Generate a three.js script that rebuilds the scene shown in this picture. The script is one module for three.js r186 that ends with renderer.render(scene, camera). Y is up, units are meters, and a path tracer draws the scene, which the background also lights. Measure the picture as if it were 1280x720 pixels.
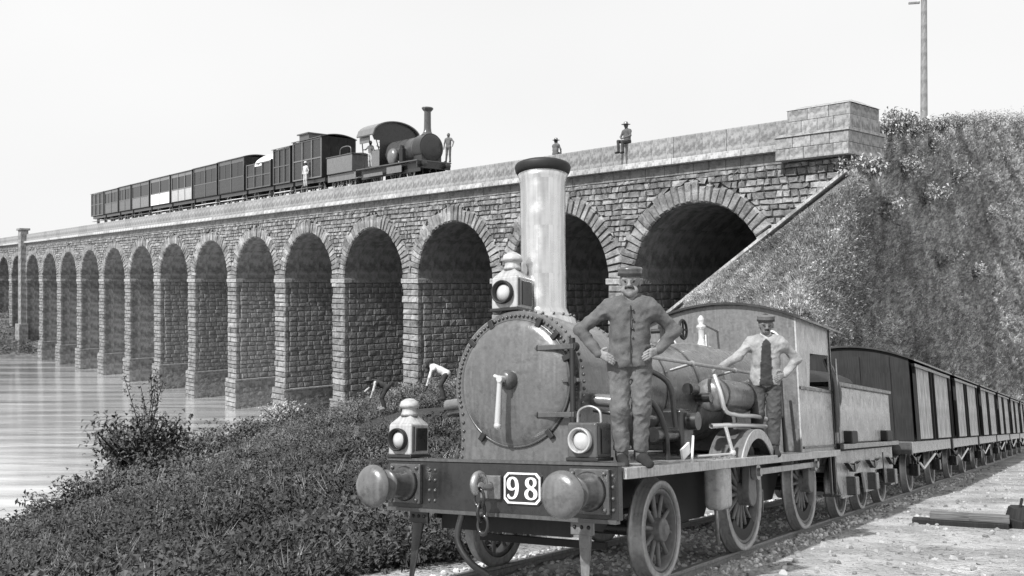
import * as THREE from 'three';
import { mergeGeometries, toCreasedNormals } from 'three/addons/utils/BufferGeometryUtils.js';
import { FontLoader } from 'three/addons/loaders/FontLoader.js';
import { TextGeometry } from 'three/addons/geometries/TextGeometry.js';
import { RoundedBoxGeometry } from 'three/addons/geometries/RoundedBoxGeometry.js';

// ---------------------------------------------------------------- camera, sky, sun, exposure
const FPX = 1100, HORIZON = 349, CAM_H = 10.9;            // focal length and horizon in pixels of the 1280 x 720 photograph; camera height above the river
const scene = new THREE.Scene();
const camera = new THREE.PerspectiveCamera(2 * Math.atan(360 / FPX) * 180 / Math.PI, 1280 / 720, 0.1, 6000);
camera.position.set(0, CAM_H, 0);
camera.lookAt(0, CAM_H, -10);
camera.setViewOffset(1280, 720, 0, 360 - HORIZON, 1280, 720);
const renderer = new THREE.WebGLRenderer({ antialias: true });
renderer.toneMapping = THREE.LinearToneMapping;
renderer.toneMappingExposure = 1.1;
renderer.shadowMap.enabled = true;

function rngOf(seed) { let a = seed >>> 0; return () => { a = (a + 0x6D2B79F5) | 0; let t = Math.imul(a ^ (a >>> 15), 1 | a); t = (t + Math.imul(t ^ (t >>> 7), 61 | t)) ^ t; return ((t ^ (t >>> 14)) >>> 0) / 4294967296; }; }
const hash3 = (x, y, z) => { let h = Math.imul(x, 374761393) ^ Math.imul(y, 668265263) ^ Math.imul(z, 2147483647 ^ 1274126177); h = Math.imul(h ^ (h >>> 13), 1274126177); return ((h ^ (h >>> 16)) >>> 0) / 4294967296; };
const lerp = (a, b, t) => a + (b - a) * t, clamp = (x, a = 0, b = 1) => Math.min(b, Math.max(a, x));
const sstep = (a, b, x) => { const t = clamp((x - a) / (b - a)); return t * t * (3 - 2 * t); };
function noise3(x, y, z, per = 0) {
  const xi = Math.floor(x), yi = Math.floor(y), zi = Math.floor(z), f = t => t * t * (3 - 2 * t), u = f(x - xi), v = f(y - yi), w = f(z - zi);
  const m = per ? (k => ((k % per) + per) % per) : (k => k);
  const h = (i, j, k) => hash3(m(xi + i), m(yi + j), zi + k);
  return lerp(lerp(lerp(h(0, 0, 0), h(1, 0, 0), u), lerp(h(0, 1, 0), h(1, 1, 0), u), v), lerp(lerp(h(0, 0, 1), h(1, 0, 1), u), lerp(h(0, 1, 1), h(1, 1, 1), u), v), w) * 2 - 1;
}
const fbm = (x, y, z, n = 4) => { let s = 0, a = 0.5, f = 1; for (let i = 0; i < n; i++) { s += a * noise3(x * f, y * f, z * f + i * 7); f *= 2; a *= 0.5; } return s; };
function table(T, x) { if (x <= T[0][0]) return T[0].slice(1); for (let i = 1; i < T.length; i++) if (x <= T[i][0]) { const t = (x - T[i - 1][0]) / (T[i][0] - T[i - 1][0]); return T[i].slice(1).map((v, k) => lerp(T[i - 1][k + 1], v, t)); } return T[T.length - 1].slice(1); }

{ // a pale, evenly clouded sky
  const w = 512, h = 256, d = new Float32Array(w * h * 4);
  for (let j = 0; j < h; j++) for (let i = 0; i < w; i++) {
    const th = i / w * Math.PI * 2, ph = (j / h - 0.5) * Math.PI, cx = Math.cos(ph) * Math.cos(th), cz = Math.cos(ph) * Math.sin(th), cy = Math.sin(ph);
    const v = 0.84 + 0.07 * fbm(cx * 2.2 + 5, cy * 4 + 3, cz * 2.2 + 9, 4), k = (j * w + i) * 4;
    d[k] = d[k + 1] = d[k + 2] = v; d[k + 3] = 1;
  }
  const t = new THREE.DataTexture(d, w, h, THREE.RGBAFormat, THREE.FloatType);
  t.mapping = THREE.EquirectangularReflectionMapping; t.magFilter = t.minFilter = THREE.LinearFilter; t.wrapS = THREE.RepeatWrapping; t.needsUpdate = true;
  scene.background = t; scene.environment = t;
}
const SUN = new THREE.Vector3(-0.68, 0, 0.73).normalize().multiplyScalar(Math.cos(0.82)).setY(Math.sin(0.82));
const sun = new THREE.DirectionalLight(0xffffff, 5);
sun.position.copy(SUN).multiplyScalar(160).add(new THREE.Vector3(0, 8, -50)); sun.target.position.set(0, 8, -50);
sun.castShadow = true; sun.shadow.radius = 2; sun.shadow.mapSize.set(4096, 4096);
Object.assign(sun.shadow.camera, { left: -140, right: 140, top: 110, bottom: -110, near: 1, far: 420 });
scene.add(sun, sun.target);

// ---------------------------------------------------------------- helpers
const V = (x, y, z) => new THREE.Vector3(x, y, z);
const W = (X, Y, Z) => V(X, CAM_H + Y, -Z);                                   // X right, Y above the camera, Z forward
const pix = (px, py, Z) => W((px - 640) / FPX * Z, (HORIZON - py) / FPX * Z, Z);
const taken = {};
const numbered = n => { const k = taken[n] = (taken[n] ?? -1) + 1; return k ? n + '_' + String(k).padStart(3, '0') : n; };
function tag(o, label, category, group) { o.userData.label = label; o.userData.category = category; if (group) o.userData.group = group; return o; }
function thing(name, label, category, group) { const o = new THREE.Group(); o.name = numbered(name); tag(o, label, category, group); scene.add(o); return o; }
function copyOf(o, label) { const c = o.clone(); c.name = numbered(o.name.replace(/_\d\d\d$/, '')); c.userData = { ...o.userData }; if (label) c.userData.label = label; scene.add(c); return c; }
function boxUV(g) {                                                            // uv in metres from the way each face points
  if (g.index) g = g.toNonIndexed();
  const p = g.attributes.position, n = p.count, uv = new Float32Array(n * 2), a = V(), b = V(), c = V();
  for (let i = 0; i < n; i += 3) {
    a.fromBufferAttribute(p, i); b.fromBufferAttribute(p, i + 1); c.fromBufferAttribute(p, i + 2);
    const nx = Math.abs((b.y - a.y) * (c.z - a.z) - (b.z - a.z) * (c.y - a.y)), ny = Math.abs((b.z - a.z) * (c.x - a.x) - (b.x - a.x) * (c.z - a.z)), nz = Math.abs((b.x - a.x) * (c.y - a.y) - (b.y - a.y) * (c.x - a.x));
    [a, b, c].forEach((q, k) => { const [s, t] = nx > ny && nx > nz ? [q.z, q.y] : ny > nz ? [q.x, q.z] : [q.x, q.y]; uv[(i + k) * 2] = s; uv[(i + k) * 2 + 1] = t; });
  }
  g.setAttribute('uv', new THREE.BufferAttribute(uv, 2)); return g;
}
const prep = g => { if (g.index) g = g.toNonIndexed(); for (const k of Object.keys(g.attributes)) if (!['position', 'normal', 'uv'].includes(k)) g.deleteAttribute(k); if (!g.attributes.uv) g.setAttribute('uv', new THREE.BufferAttribute(new Float32Array(g.attributes.position.count * 2), 2)); if (!g.attributes.normal) g.computeVertexNormals(); return g; };
const join = a => a.length === 1 ? a[0] : mergeGeometries(a.map(prep));
function mesh(name, g, mat, parent, noUV) {
  if (Array.isArray(g)) g = join(g);
  if (!noUV) g = boxUV(g);
  const m = new THREE.Mesh(g, mat); m.name = name; (parent || scene).add(m); return m;
}
const part = (name, parent, mat) => { const o = new THREE.Group(); o.name = name; parent.add(o); return o; };
const TR = (g, x, y, z, rx = 0, ry = 0, rz = 0) => g.applyMatrix4(new THREE.Matrix4().compose(V(x, y, z), new THREE.Quaternion().setFromEuler(new THREE.Euler(rx, ry, rz)), V(1, 1, 1)));
const box = (w, h, d, x = 0, y = 0, z = 0, rx, ry, rz) => TR(new THREE.BoxGeometry(w, h, d), x, y, z, rx, ry, rz);
const bx = (x0, x1, y0, y1, z0, z1) => box(x1 - x0, y1 - y0, z1 - z0, (x0 + x1) / 2, (y0 + y1) / 2, (z0 + z1) / 2);
const rbx = (x0, x1, y0, y1, z0, z1, r = 0.01) => TR(new RoundedBoxGeometry(x1 - x0, y1 - y0, z1 - z0, 1, r), (x0 + x1) / 2, (y0 + y1) / 2, (z0 + z1) / 2);
const cyl = (r0, r1, h, seg = 20, open = false) => new THREE.CylinderGeometry(r1, r0, h, seg, 1, open);
function rod(a, b, r, r2 = r, seg = 8) { const d = b.clone().sub(a), L = d.length(), g = cyl(r, r2, L, seg); g.applyQuaternion(new THREE.Quaternion().setFromUnitVectors(V(0, 1, 0), d.normalize())); return g.translate((a.x + b.x) / 2, (a.y + b.y) / 2, (a.z + b.z) / 2); }
const tube = (pts, r, n = 24, seg = 6) => new THREE.TubeGeometry(new THREE.CatmullRomCurve3(pts.map(p => V(...p))), n, r, seg);
const axX = g => g.rotateZ(-Math.PI / 2), axZ = g => g.rotateX(Math.PI / 2);   // turn a y-axis solid to x / to z
const lathe = (pts, seg = 32) => new THREE.LatheGeometry(pts.map(p => new THREE.Vector2(...p)), seg);
const extr = (shape, depth, bevel = 0, curve = 16) => new THREE.ExtrudeGeometry(shape, { depth, curveSegments: curve, bevelEnabled: bevel > 0, bevelSize: bevel, bevelThickness: bevel, bevelSegments: 1 });
const poly = pts => new THREE.Shape(pts.map(p => new THREE.Vector2(...p)));

// ---------------------------------------------------------------- textures and materials (a grey-toned photograph: every colour is a grey)
function noiseTex(size, fn, srgb) {
  const d = new Uint8Array(size * size * 4);
  for (let j = 0; j < size; j++) for (let i = 0; i < size; i++) { const v = clamp(fn(i / size, j / size)) * 255, k = (j * size + i) * 4; d[k] = d[k + 1] = d[k + 2] = v; d[k + 3] = 255; }
  const t = new THREE.DataTexture(d, size, size); t.wrapS = t.wrapT = THREE.RepeatWrapping; t.magFilter = THREE.LinearFilter; t.minFilter = THREE.LinearMipmapLinearFilter; t.generateMipmaps = true; if (srgb) t.colorSpace = THREE.SRGBColorSpace; t.needsUpdate = true; return t;
}
const tn = (u, v, per, n, seed) => { let s = 0, a = 0.5, f = per; for (let i = 0; i < n; i++) { s += a * noise3(u * f, v * f, seed + i * 13, f); f *= 2; a *= 0.55; } return s; };
const rep = (t, m) => { const c = t.clone(); c.repeat.set(1 / m, 1 / m); c.needsUpdate = true; return c; };
const rng0 = rngOf(5);
const tStone = noiseTex(512, (u, v) => 0.90 + 0.34 * tn(u, v, 6, 6, 1) + 0.14 * tn(u, v, 64, 2, 9), true);
const tStoneB = noiseTex(512, (u, v) => 0.5 + 0.6 * tn(u, v, 10, 6, 2));
const tPaint = noiseTex(512, (u, v) => { const streak = tn(u * 1, v, 4, 3, 3); return 0.90 + 0.035 * tn(u, v, 4, 6, 4) + 0.02 * streak + 0.16 * noise3(u * 70, v * 5, 6, 70) * noise3(u * 9, v * 3, 2, 9) + 0.10 * tn(u, v, 48, 3, 14) - 0.09 * sstep(0.30, 0.5, tn(u, v, 22, 4, 8)); }, true);
const tStreak = noiseTex(512, (u, v) => 0.92 + 0.05 * noise3(u * 40, v * 2, 3, 40) + 0.09 * noise3(u * 10, v * 1, 9, 10) + 0.04 * tn(u, v, 8, 5, 4), true);  // vertical bands: reflections on the chimney painted into its colour
const tPaintR = noiseTex(256, (u, v) => 0.55 + 0.5 * tn(u, v, 8, 5, 5));
const tSoil = noiseTex(512, (u, v) => 0.92 + 0.26 * tn(u, v, 5, 7, 6) - 0.25 * sstep(0.25, 0.5, tn(u, v, 40, 3, 16)), true);
const tSoilB = noiseTex(512, (u, v) => 0.5 + 0.7 * tn(u, v, 24, 5, 7));
const tWood = noiseTex(512, (u, v) => 0.88 + 0.2 * tn(u, v / 1, 3, 4, 10) + 0.2 * noise3(u * 96, v * 4, 3, 96), true);
const tCloth = noiseTex(256, (u, v) => 0.9 + 0.18 * tn(u, v, 5, 5, 12) + 0.1 * noise3(u * 128, v * 128, 1, 128), true);
const M = {};
function mat(name, g, o = {}) {
  const { map, bump, bs, rm, ...rest } = o;
  const m = new THREE.MeshPhysicalMaterial({ roughness: 0.8, ...rest }); m.color.setRGB(g, g, g); m.name = name;
  if (map) m.map = map; if (bump) { m.bumpMap = bump; m.bumpScale = bs ?? 0.01; } if (rm) m.roughnessMap = rm;
  return M[name] = m;
}
const stA = rep(tStone, 1.7), stB = rep(tStoneB, 0.9), pa = rep(tPaint, 1.3), pr = rep(tPaintR, 0.8), so = rep(tSoil, 2.3), sb = rep(tSoilB, 0.9), wd = rep(tWood, 0.8), cl = rep(tCloth, 0.35);
for (let i = 0; i < 5; i++) mat('stone' + i, [0.22, 0.28, 0.34, 0.25, 0.39][i], { map: stA, bump: stB, bs: 0.03, roughness: 0.95 });
mat('mortar', 0.28, { map: stA, bump: stB, bs: 0.02, roughness: 1 });
for (let i = 0; i < 3; i++) mat('ashlar' + i, [0.33, 0.39, 0.28][i], { map: rep(tStone, 0.8), bump: stB, bs: 0.012, roughness: 0.9 });
mat('paleStone', 0.52, { map: rep(tStone, 0.8), bump: stB, bs: 0.01, roughness: 0.9 });
mat('innerStone', 0.28, { map: stA, bump: stB, bs: 0.04, roughness: 0.95 });
mat('smokebox', 0.13, { map: pa, rm: pr, clearcoat: 0.6, clearcoatRoughness: 0.3, roughness: 0.6, bump: sb, bs: 0.002 });
mat('sidePaint', 0.50, { map: pa, rm: pr, roughness: 0.6 });  // pale paint, its colour lifted to offset the shade on side-facing parts
mat('lightPaint', 0.17, { clearcoat: 0.6, clearcoatRoughness: 0.3, map: pa, rm: pr, roughness: 0.55, bump: sb, bs: 0.002 });
mat('midPaint', 0.09, { clearcoat: 0.5, clearcoatRoughness: 0.3, map: pa, rm: pr, roughness: 0.55 });
mat('darkPaint', 0.025, { clearcoat: 0.4, clearcoatRoughness: 0.35, map: pa, rm: pr, roughness: 0.55 });
mat('black', 0.018, { map: pa, roughness: 0.6 });
mat('steel', 0.5, { map: pa, metalness: 0.75, roughness: 0.42 });
mat('chimney', 0.68, { map: rep(tStreak, 0.45), rm: pr, roughness: 0.42, metalness: 0.8 });
mat('wheelPaint', 0.2, { map: pa, roughness: 0.6 });
mat('tyre', 0.42, { metalness: 0.6, roughness: 0.45, map: pa });
mat('brass', 0.62, { metalness: 0.5, roughness: 0.3 });
mat('white', 0.8, { roughness: 0.6 });
mat('wood', 0.30, { map: wd, roughness: 0.85, bump: wd, bs: 0.004 });
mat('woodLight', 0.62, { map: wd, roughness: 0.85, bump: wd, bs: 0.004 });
mat('woodDark', 0.022, { map: wd, roughness: 0.85 });
mat('lens', 0.5, { roughness: 0.08, clearcoat: 1, clearcoatRoughness: 0.05 });
mat('glassDark', 0.02, { roughness: 0.12 });
mat('canvas', 0.8, { map: cl, roughness: 0.95 });
mat('soil', 1, { map: so, bump: sb, bs: 0.035, roughness: 1, vertexColors: true });
mat('hill', 0.2, { map: so, bump: sb, bs: 0.06, roughness: 1 });
mat('ballast', 0.3, { map: so, bump: sb, bs: 0.04, roughness: 1 });
mat('cloth', 1, { map: cl, roughness: 0.95, vertexColors: true });
mat('hair', 0.02, { roughness: 0.8 });
{ const t = tWood.clone(); t.rotation = Math.PI / 2; t.repeat.set(1 / 0.8, 1 / 0.8); t.needsUpdate = true; mat('woodLong', 0.16, { map: t, roughness: 0.85, bump: t, bs: 0.004 }); }
mat('capCloth', 0.16, { map: cl, roughness: 0.9 });

// ---------------------------------------------------------------- the three frames of the place
// 1. the viaduct: local x runs along its face (towards the near abutment), z out of its face
const TH = Math.atan2(980, FPX), cT = Math.cos(TH), sT = Math.sin(TH), DV = 32;
const viaRot = -Math.acos(sT), viaPos = V(cT * DV, 0, -sT * DV);
const viaW = (u, Y, v) => { const q = V(-u, CAM_H + Y, -v).applyAxisAngle(V(0, 1, 0), viaRot).add(viaPos); q.y = CAM_H + Y; return q; };
// 2. the lower line: a track on ground that falls away from the camera; local z towards the front of the engine, x to its visible side
const PSI = Math.atan2(186, FPX), cP = Math.cos(PSI), sP = Math.sin(PSI), ALPHA = Math.atan2(723, sP * 186 + cP * FPX), cA = Math.cos(ALPHA), sA = Math.sin(ALPHA);
const RAIL_H = 1.3112, CL = 4.1496, S0 = 5.95;                                  // camera above rail, camera beside centre line, camera behind buffer beam
const trainQ = new THREE.Quaternion().setFromEuler(new THREE.Euler(-PSI, 0, 0)).multiply(new THREE.Quaternion().setFromEuler(new THREE.Euler(0, -ALPHA, 0)));
const trainO = V(-CL, -RAIL_H, -S0).applyQuaternion(trainQ).add(V(0, CAM_H, 0));
const onTrack = (o, x = 0, y = 0, z = 0) => { o.quaternion.copy(trainQ); o.position.copy(V(x, y, z).applyQuaternion(trainQ).add(trainO)); return o; };
const trackP = (x, y, z) => V(x, y, z).applyQuaternion(trainQ).add(trainO);
const trackLocal = p => p.clone().sub(trainO).applyQuaternion(trainQ.clone().invert());
// ---------------------------------------------------------------- terrain
const shelf = Z => { const z = Z < 44 ? Z : 44 + 9 * (1 - Math.exp(-(Z - 44) / 9)); return -(RAIL_H + 0.1668 * z) / 0.986; };
function leftOf(X, Z) { return -trackLocal(W(X, shelf(Z), Z)).x; }
function groundY(X, Z) {
  const s = shelf(Z), l = leftOf(X, Z), under = Math.abs(l) < 0.86 ? 0.10 : 0.075;
  let y = s - under + 0.02 * fbm(X * 0.9, Z * 0.9, 3) + (l < -1.2 ? 0.05 * fbm(X * 0.35, Z * 0.35, 8) : 0);
  { // a shallow rut beside the line
    const q = trackLocal(W(X, s, Z)), d = q.x - (2.55 + 0.25 * Math.sin(q.z * 0.9)) - clamp((-q.z - 4.8) * -0.35, -1, 1.2);
    y -= 0.07 * Math.exp(-d * d / 0.02) * sstep(-6.6, -5.6, q.z) * sstep(-2.8, -3.6, q.z);
  }
  if (l > 1.2) {
    const b = -1.443 + 0.3153 * X - 0.0679 * Z, cap = -2.4 - 0.07 * Z, k = 0.8, h = clamp(0.5 + 0.5 * (cap - b) / k);
    let bank = lerp(cap, b, h) - k * h * (1 - h);
    bank += 0.45 * fbm(X * 0.16, Z * 0.16, 21) + 0.14 * fbm(X * 0.8, Z * 0.8, 4);
    y = lerp(y, bank, sstep(1.5, 4.2, l));
  }
  return y;
}
const dirtEdge = (X, Z) => 1.75 + 0.35 * fbm(X * 1.3, Z * 1.3, 2);
{
  const x0 = -46, x1 = 60, z0 = -14, z1 = 78, nx = 300, nz = 260, pos = [], col = [], uv = [], idx = [];
  for (let j = 0; j <= nz; j++) for (let i = 0; i <= nx; i++) {
    const X = lerp(x0, x1, i / nx), Z = lerp(z0, z1, j / nz), Y = groundY(X, Z), l = leftOf(X, Z);
    const p = W(X, Y, Z); pos.push(p.x, p.y, p.z); uv.push(X, Z);
    const dirt = l < dirtEdge(X, Z), c = dirt ? 0.48 + 0.08 * fbm(X * 0.7, Z * 0.7, 11) - 0.10 * sstep(0.18, 0.3, fbm(X * 0.5, Z * 1.1, 17)) : 0.05 + 0.02 * fbm(X, Z, 5);
    col.push(c, c, c);
  }
  for (let j = 0; j < nz; j++) for (let i = 0; i < nx; i++) { const a = j * (nx + 1) + i, b = a + 1, c = a + nx + 1, d = c + 1; idx.push(a, b, c, b, d, c); }
  const g = new THREE.BufferGeometry(); g.setAttribute('position', new THREE.Float32BufferAttribute(pos, 3)); g.setAttribute('color', new THREE.Float32BufferAttribute(col, 3)); g.setAttribute('uv', new THREE.Float32BufferAttribute(uv, 2)); g.setIndex(idx); g.computeVertexNormals();
  mesh('ground', g, M.soil, scene, true).userData.kind = 'structure';
}
{ // the far shore beyond the river
  const x0 = -190, x1 = -58, z0 = 112, z1 = 230, nx = 110, nz = 90, pos = [], uv = [], idx = [];
  for (let j = 0; j <= nz; j++) for (let i = 0; i <= nx; i++) {
    const X = lerp(x0, x1, i / nx), Z = lerp(z0, z1, j / nz), e = sstep(-60, -66 , X - (Z - 120) * 0.25);
    const Y = -10.9 + Math.min(0.30 * (Z - 120) * e - 0.8 * (1 - e), 5.5) + 0.7 * fbm(X * 0.15, Z * 0.15, 31) * e;
    const p = W(X, Y, Z); pos.push(p.x, p.y, p.z); uv.push(X, Z);
  }
  for (let j = 0; j < nz; j++) for (let i = 0; i < nx; i++) { const a = j * (nx + 1) + i, b = a + 1, c = a + nx + 1, d = c + 1; idx.push(a, b, c, b, d, c); }
  const g = new THREE.BufferGeometry(); g.setAttribute('position', new THREE.Float32BufferAttribute(pos, 3)); g.setAttribute('uv', new THREE.Float32BufferAttribute(uv, 2)); g.setIndex(idx); g.computeVertexNormals();
  mesh('far_shore', g, M.hill, scene, true).userData.kind = 'structure';
}
{ // unseen rise added behind the viaduct to darken its arches, lower than its parapet
  const nu = 90, nv = 24, pos = [], uv = [], idx = [];
  for (let i = 0; i <= nu; i++) for (let j = 0; j <= nv; j++) { const u = lerp(22, 250, i / nu), v = lerp(14, 70, j / nv), e = sstep(22, 36, u), Y = -11.5 + e * (18.0 * sstep(14, 34, v) + 1.6 * fbm(u * 0.08, v * 0.1, 3)), p = viaW(u, Y, v); pos.push(p.x, p.y, p.z); uv.push(u, v); }
  for (let i = 0; i < nu; i++) for (let j = 0; j < nv; j++) { const a = i * (nv + 1) + j, b = a + 1, c = a + nv + 1, d = c + 1; idx.push(a, c, b, b, c, d); }
  const g = new THREE.BufferGeometry(); g.setAttribute('position', new THREE.Float32BufferAttribute(pos, 3)); g.setAttribute('uv', new THREE.Float32BufferAttribute(uv, 2)); g.setIndex(idx); g.computeVertexNormals();
  mesh('rising_ground', g, M.hill, scene, true).userData.kind = 'structure';
}
{ // river: silty water, ripples drawn out across the stream
  const tex = noiseTex(512, (u, v) => 0.5 + 0.55 * tn(u, v, 4, 6, 40)); tex.repeat.set(1 / 34, 1 / 5);
  const tone = noiseTex(256, (u, v) => 0.90 + 0.5 * tn(u, v, 4, 4, 44), true); tone.repeat.set(1 / 60, 1 / 6.5);
  const m = new THREE.MeshPhysicalMaterial({ color: new THREE.Color().setRGB(0.62, 0.62, 0.62), roughness: 0.22, map: tone, bumpMap: tex, bumpScale: 0.12, ior: 1.5, clearcoat: 1, clearcoatRoughness: 0.14 });
  const g = new THREE.PlaneGeometry(3000, 3000, 1, 1).rotateX(-Math.PI / 2), p = g.attributes.position, uv = g.attributes.uv;
  for (let i = 0; i < p.count; i++) uv.setXY(i, p.getX(i), p.getZ(i));
  const o = mesh('river_water', g, m, scene, true); o.userData.kind = 'structure';
}
// the steep bank between the viaduct's abutment and the lower line
const hillSil = x => table([[745, 440], [850, 400], [870, 390], [1000, 394], [1045, 424], [1095, 440], [1147, 450], [1260, 495], [1420, 560]], x)[0];
const hillFoot = x => table([[745, 41.5], [870, 31], [960, 26], [1000, 24.5], [1045, 26], [1095, 31], [1147, 38.5], [1180, 45.9], [1230, 60], [1280, 66], [1500, 76]], x)[0];
const wingY = x => 216 + (1064 - x) * (154 / 195);
const hillTop = x => x <= 1064 ? [wingY(x), 46632 / (x + 340)] : table([[1064, 216, 33.21], [1078, 198, 33.6], [1100, 174, 36.5], [1130, 172, 44], [1155, 170, 52], [1180, 167, 62], [1200, 160, 68], [1230, 158, 82], [1280, 155, 105], [1500, 150, 150]], x);
function hillP(x, t) {                                                            // t 0 foot, 0.12 hidden edge, 1 top, up to 1.4 behind the crest
  const [ty, tz] = hillTop(x), fz = hillFoot(x), top = pix(x, ty, tz);
  const foot = W((x - 640) / FPX * fz, Math.min(shelf(fz) - 0.3, fz > 30 && x < 900 ? -2.9 - 0.07 * fz : 0), fz);
  const ez = fz + Math.min(0.8, (tz - fz) * 0.3), edge = pix(x, Math.max(hillSil(x), ty + 12), ez);
  if (t <= 0.12) return foot.lerp(edge, t / 0.12);
  if (t <= 1) { const s = (t - 0.12) / 0.88, p = edge.clone().lerp(top, s); const k = Math.sin(s * Math.PI) * sstep(1000, 1100, x) ; p.y += k * (0.3 + 0.7 * fbm(p.x * 0.12, p.y * 0.12, p.z * 0.12)); return p; }
  const s = (t - 1) / 0.4, away = sstep(1064, 1110, x); return top.add(W(s * 6 * away, -CAM_H - 0.3 * s, s * (2 + 26 * away)));
}
{
  const nc = 200, nr = 60, pos = [], uv = [], idx = [];
  for (let i = 0; i <= nc; i++) { const x = lerp(745, 1500, i / nc); for (let j = 0; j <= nr; j++) { const t = j / nr * 1.4, p = hillP(x, t); const n = 0.22 * fbm(p.x * 0.5, p.y * 0.9, p.z * 0.5) * sstep(0, 0.1, Math.abs(t - 1)); pos.push(p.x, p.y + n, p.z); uv.push(p.x * 1.1 + p.z * 0.4, p.y - p.z * 0.6); } }
  for (let i = 0; i < nc; i++) for (let j = 0; j < nr; j++) { const a = i * (nr + 1) + j, b = a + 1, c = a + nr + 1, d = c + 1; idx.push(a, c, b, b, c, d); }
  const g = new THREE.BufferGeometry(); g.setAttribute('position', new THREE.Float32BufferAttribute(pos, 3)); g.setAttribute('uv', new THREE.Float32BufferAttribute(uv, 2)); g.setIndex(idx); g.computeVertexNormals();
  mesh('hillside', g, M.hill, scene, true).userData.kind = 'structure';
}
// ---------------------------------------------------------------- the lower track
{
  const tr = new THREE.Group(); tr.name = 'railway_track'; tr.userData.kind = 'structure'; scene.add(tr); onTrack(tr);
  const prof = poly([[-0.06, -0.14], [0.06, -0.14], [0.06, -0.125], [0.012, -0.11], [0.012, -0.045], [0.034, -0.03], [0.034, -0.006], [0.026, 0], [-0.026, 0], [-0.034, -0.006], [-0.034, -0.03], [-0.012, -0.045], [-0.012, -0.11], [-0.06, -0.125]]);
  for (const s of [-1, 1]) mesh('rail', extr(prof, 62).translate(s * 0.80, 0, -56), M.tyre, tr);
  const r = rngOf(77), sg = [0, 1, 2].map(() => boxUV(new RoundedBoxGeometry(2.5, 0.14, 0.24, 1, 0.015)));
  for (let i = 0; i < 44; i++) { const m = mesh('sleeper', sg[i % 3], M.wood, tr, true); m.position.set((r() - 0.5) * 0.1, -0.165 - r() * 0.02, 4.6 - i * 0.82); m.rotation.y = (r() - 0.5) * 0.06; }
}
// ---------------------------------------------------------------- the viaduct
const BAY = 8.71, PIER0 = 28.0, PW = 1.6, SPAN = BAY - PW, RISE = 3.38, DEPTH = 11, TOPY = 4.68;
const WATER = -CAM_H;
const viaduct = thing('stone_viaduct', 'long stone viaduct of many round arches standing in the river', 'viaduct');
viaduct.position.copy(viaPos); viaduct.rotation.y = viaRot;
const vy = Y => CAM_H + Y;
const shoreY = u => table([[19, -5.6], [31, -5.9], [38, -6.7], [45.4, -7.3], [54.1, -9.3], [62.8, -10.3], [70, -12.4], [120, -12.4], [132, -11.4], [141, -9.6], [150, -7.8], [240, -6]], u)[0] - 0.6;
const STONES = [M.stone0, M.stone1, M.stone2, M.stone3, M.stone4];
const pickStone = r => STONES[Math.floor(r() * 5)];
// one dressed or rough block in the plane of the face: local x, y corners, standing proud
function block(pts, depth, proud, jit, r) {
  // pts: four corners (x,y) counter-clockwise; back at z = -depth, front bulges to +proud
  const cx = pts.reduce((a, p) => a + p[0], 0) / 4, cy = pts.reduce((a, p) => a + p[1], 0) / 4, v = [], k = 0.82;
  const F = pts.map(p => [lerp(cx, p[0], k) + (r() - 0.5) * jit, lerp(cy, p[1], k) + (r() - 0.5) * jit, proud * (0.6 + 0.8 * r())]);
  const E = pts.map(p => [p[0], p[1], 0]), B = pts.map(p => [p[0], p[1], -depth]);
  const quad = (a, b, c, d) => v.push(...a, ...b, ...c, ...a, ...c, ...d);
  quad(F[0], F[1], F[2], F[3]);
  for (let i = 0; i < 4; i++) { const j = (i + 1) % 4; quad(E[i], E[j], F[j], F[i]); quad(B[i], B[j], E[j], E[i]); }
  const g = new THREE.BufferGeometry(); g.setAttribute('position', new THREE.Float32BufferAttribute(v, 3)); g.computeVertexNormals(); return boxUV(g);
}
const archC = i => PIER0 + BAY * (i + 0.5);                                       // centre of the arch between pier i and i + 1
const uMin = 19.75, iLast = 26, uMax = PIER0 + BAY * iLast + 0.5;
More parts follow.
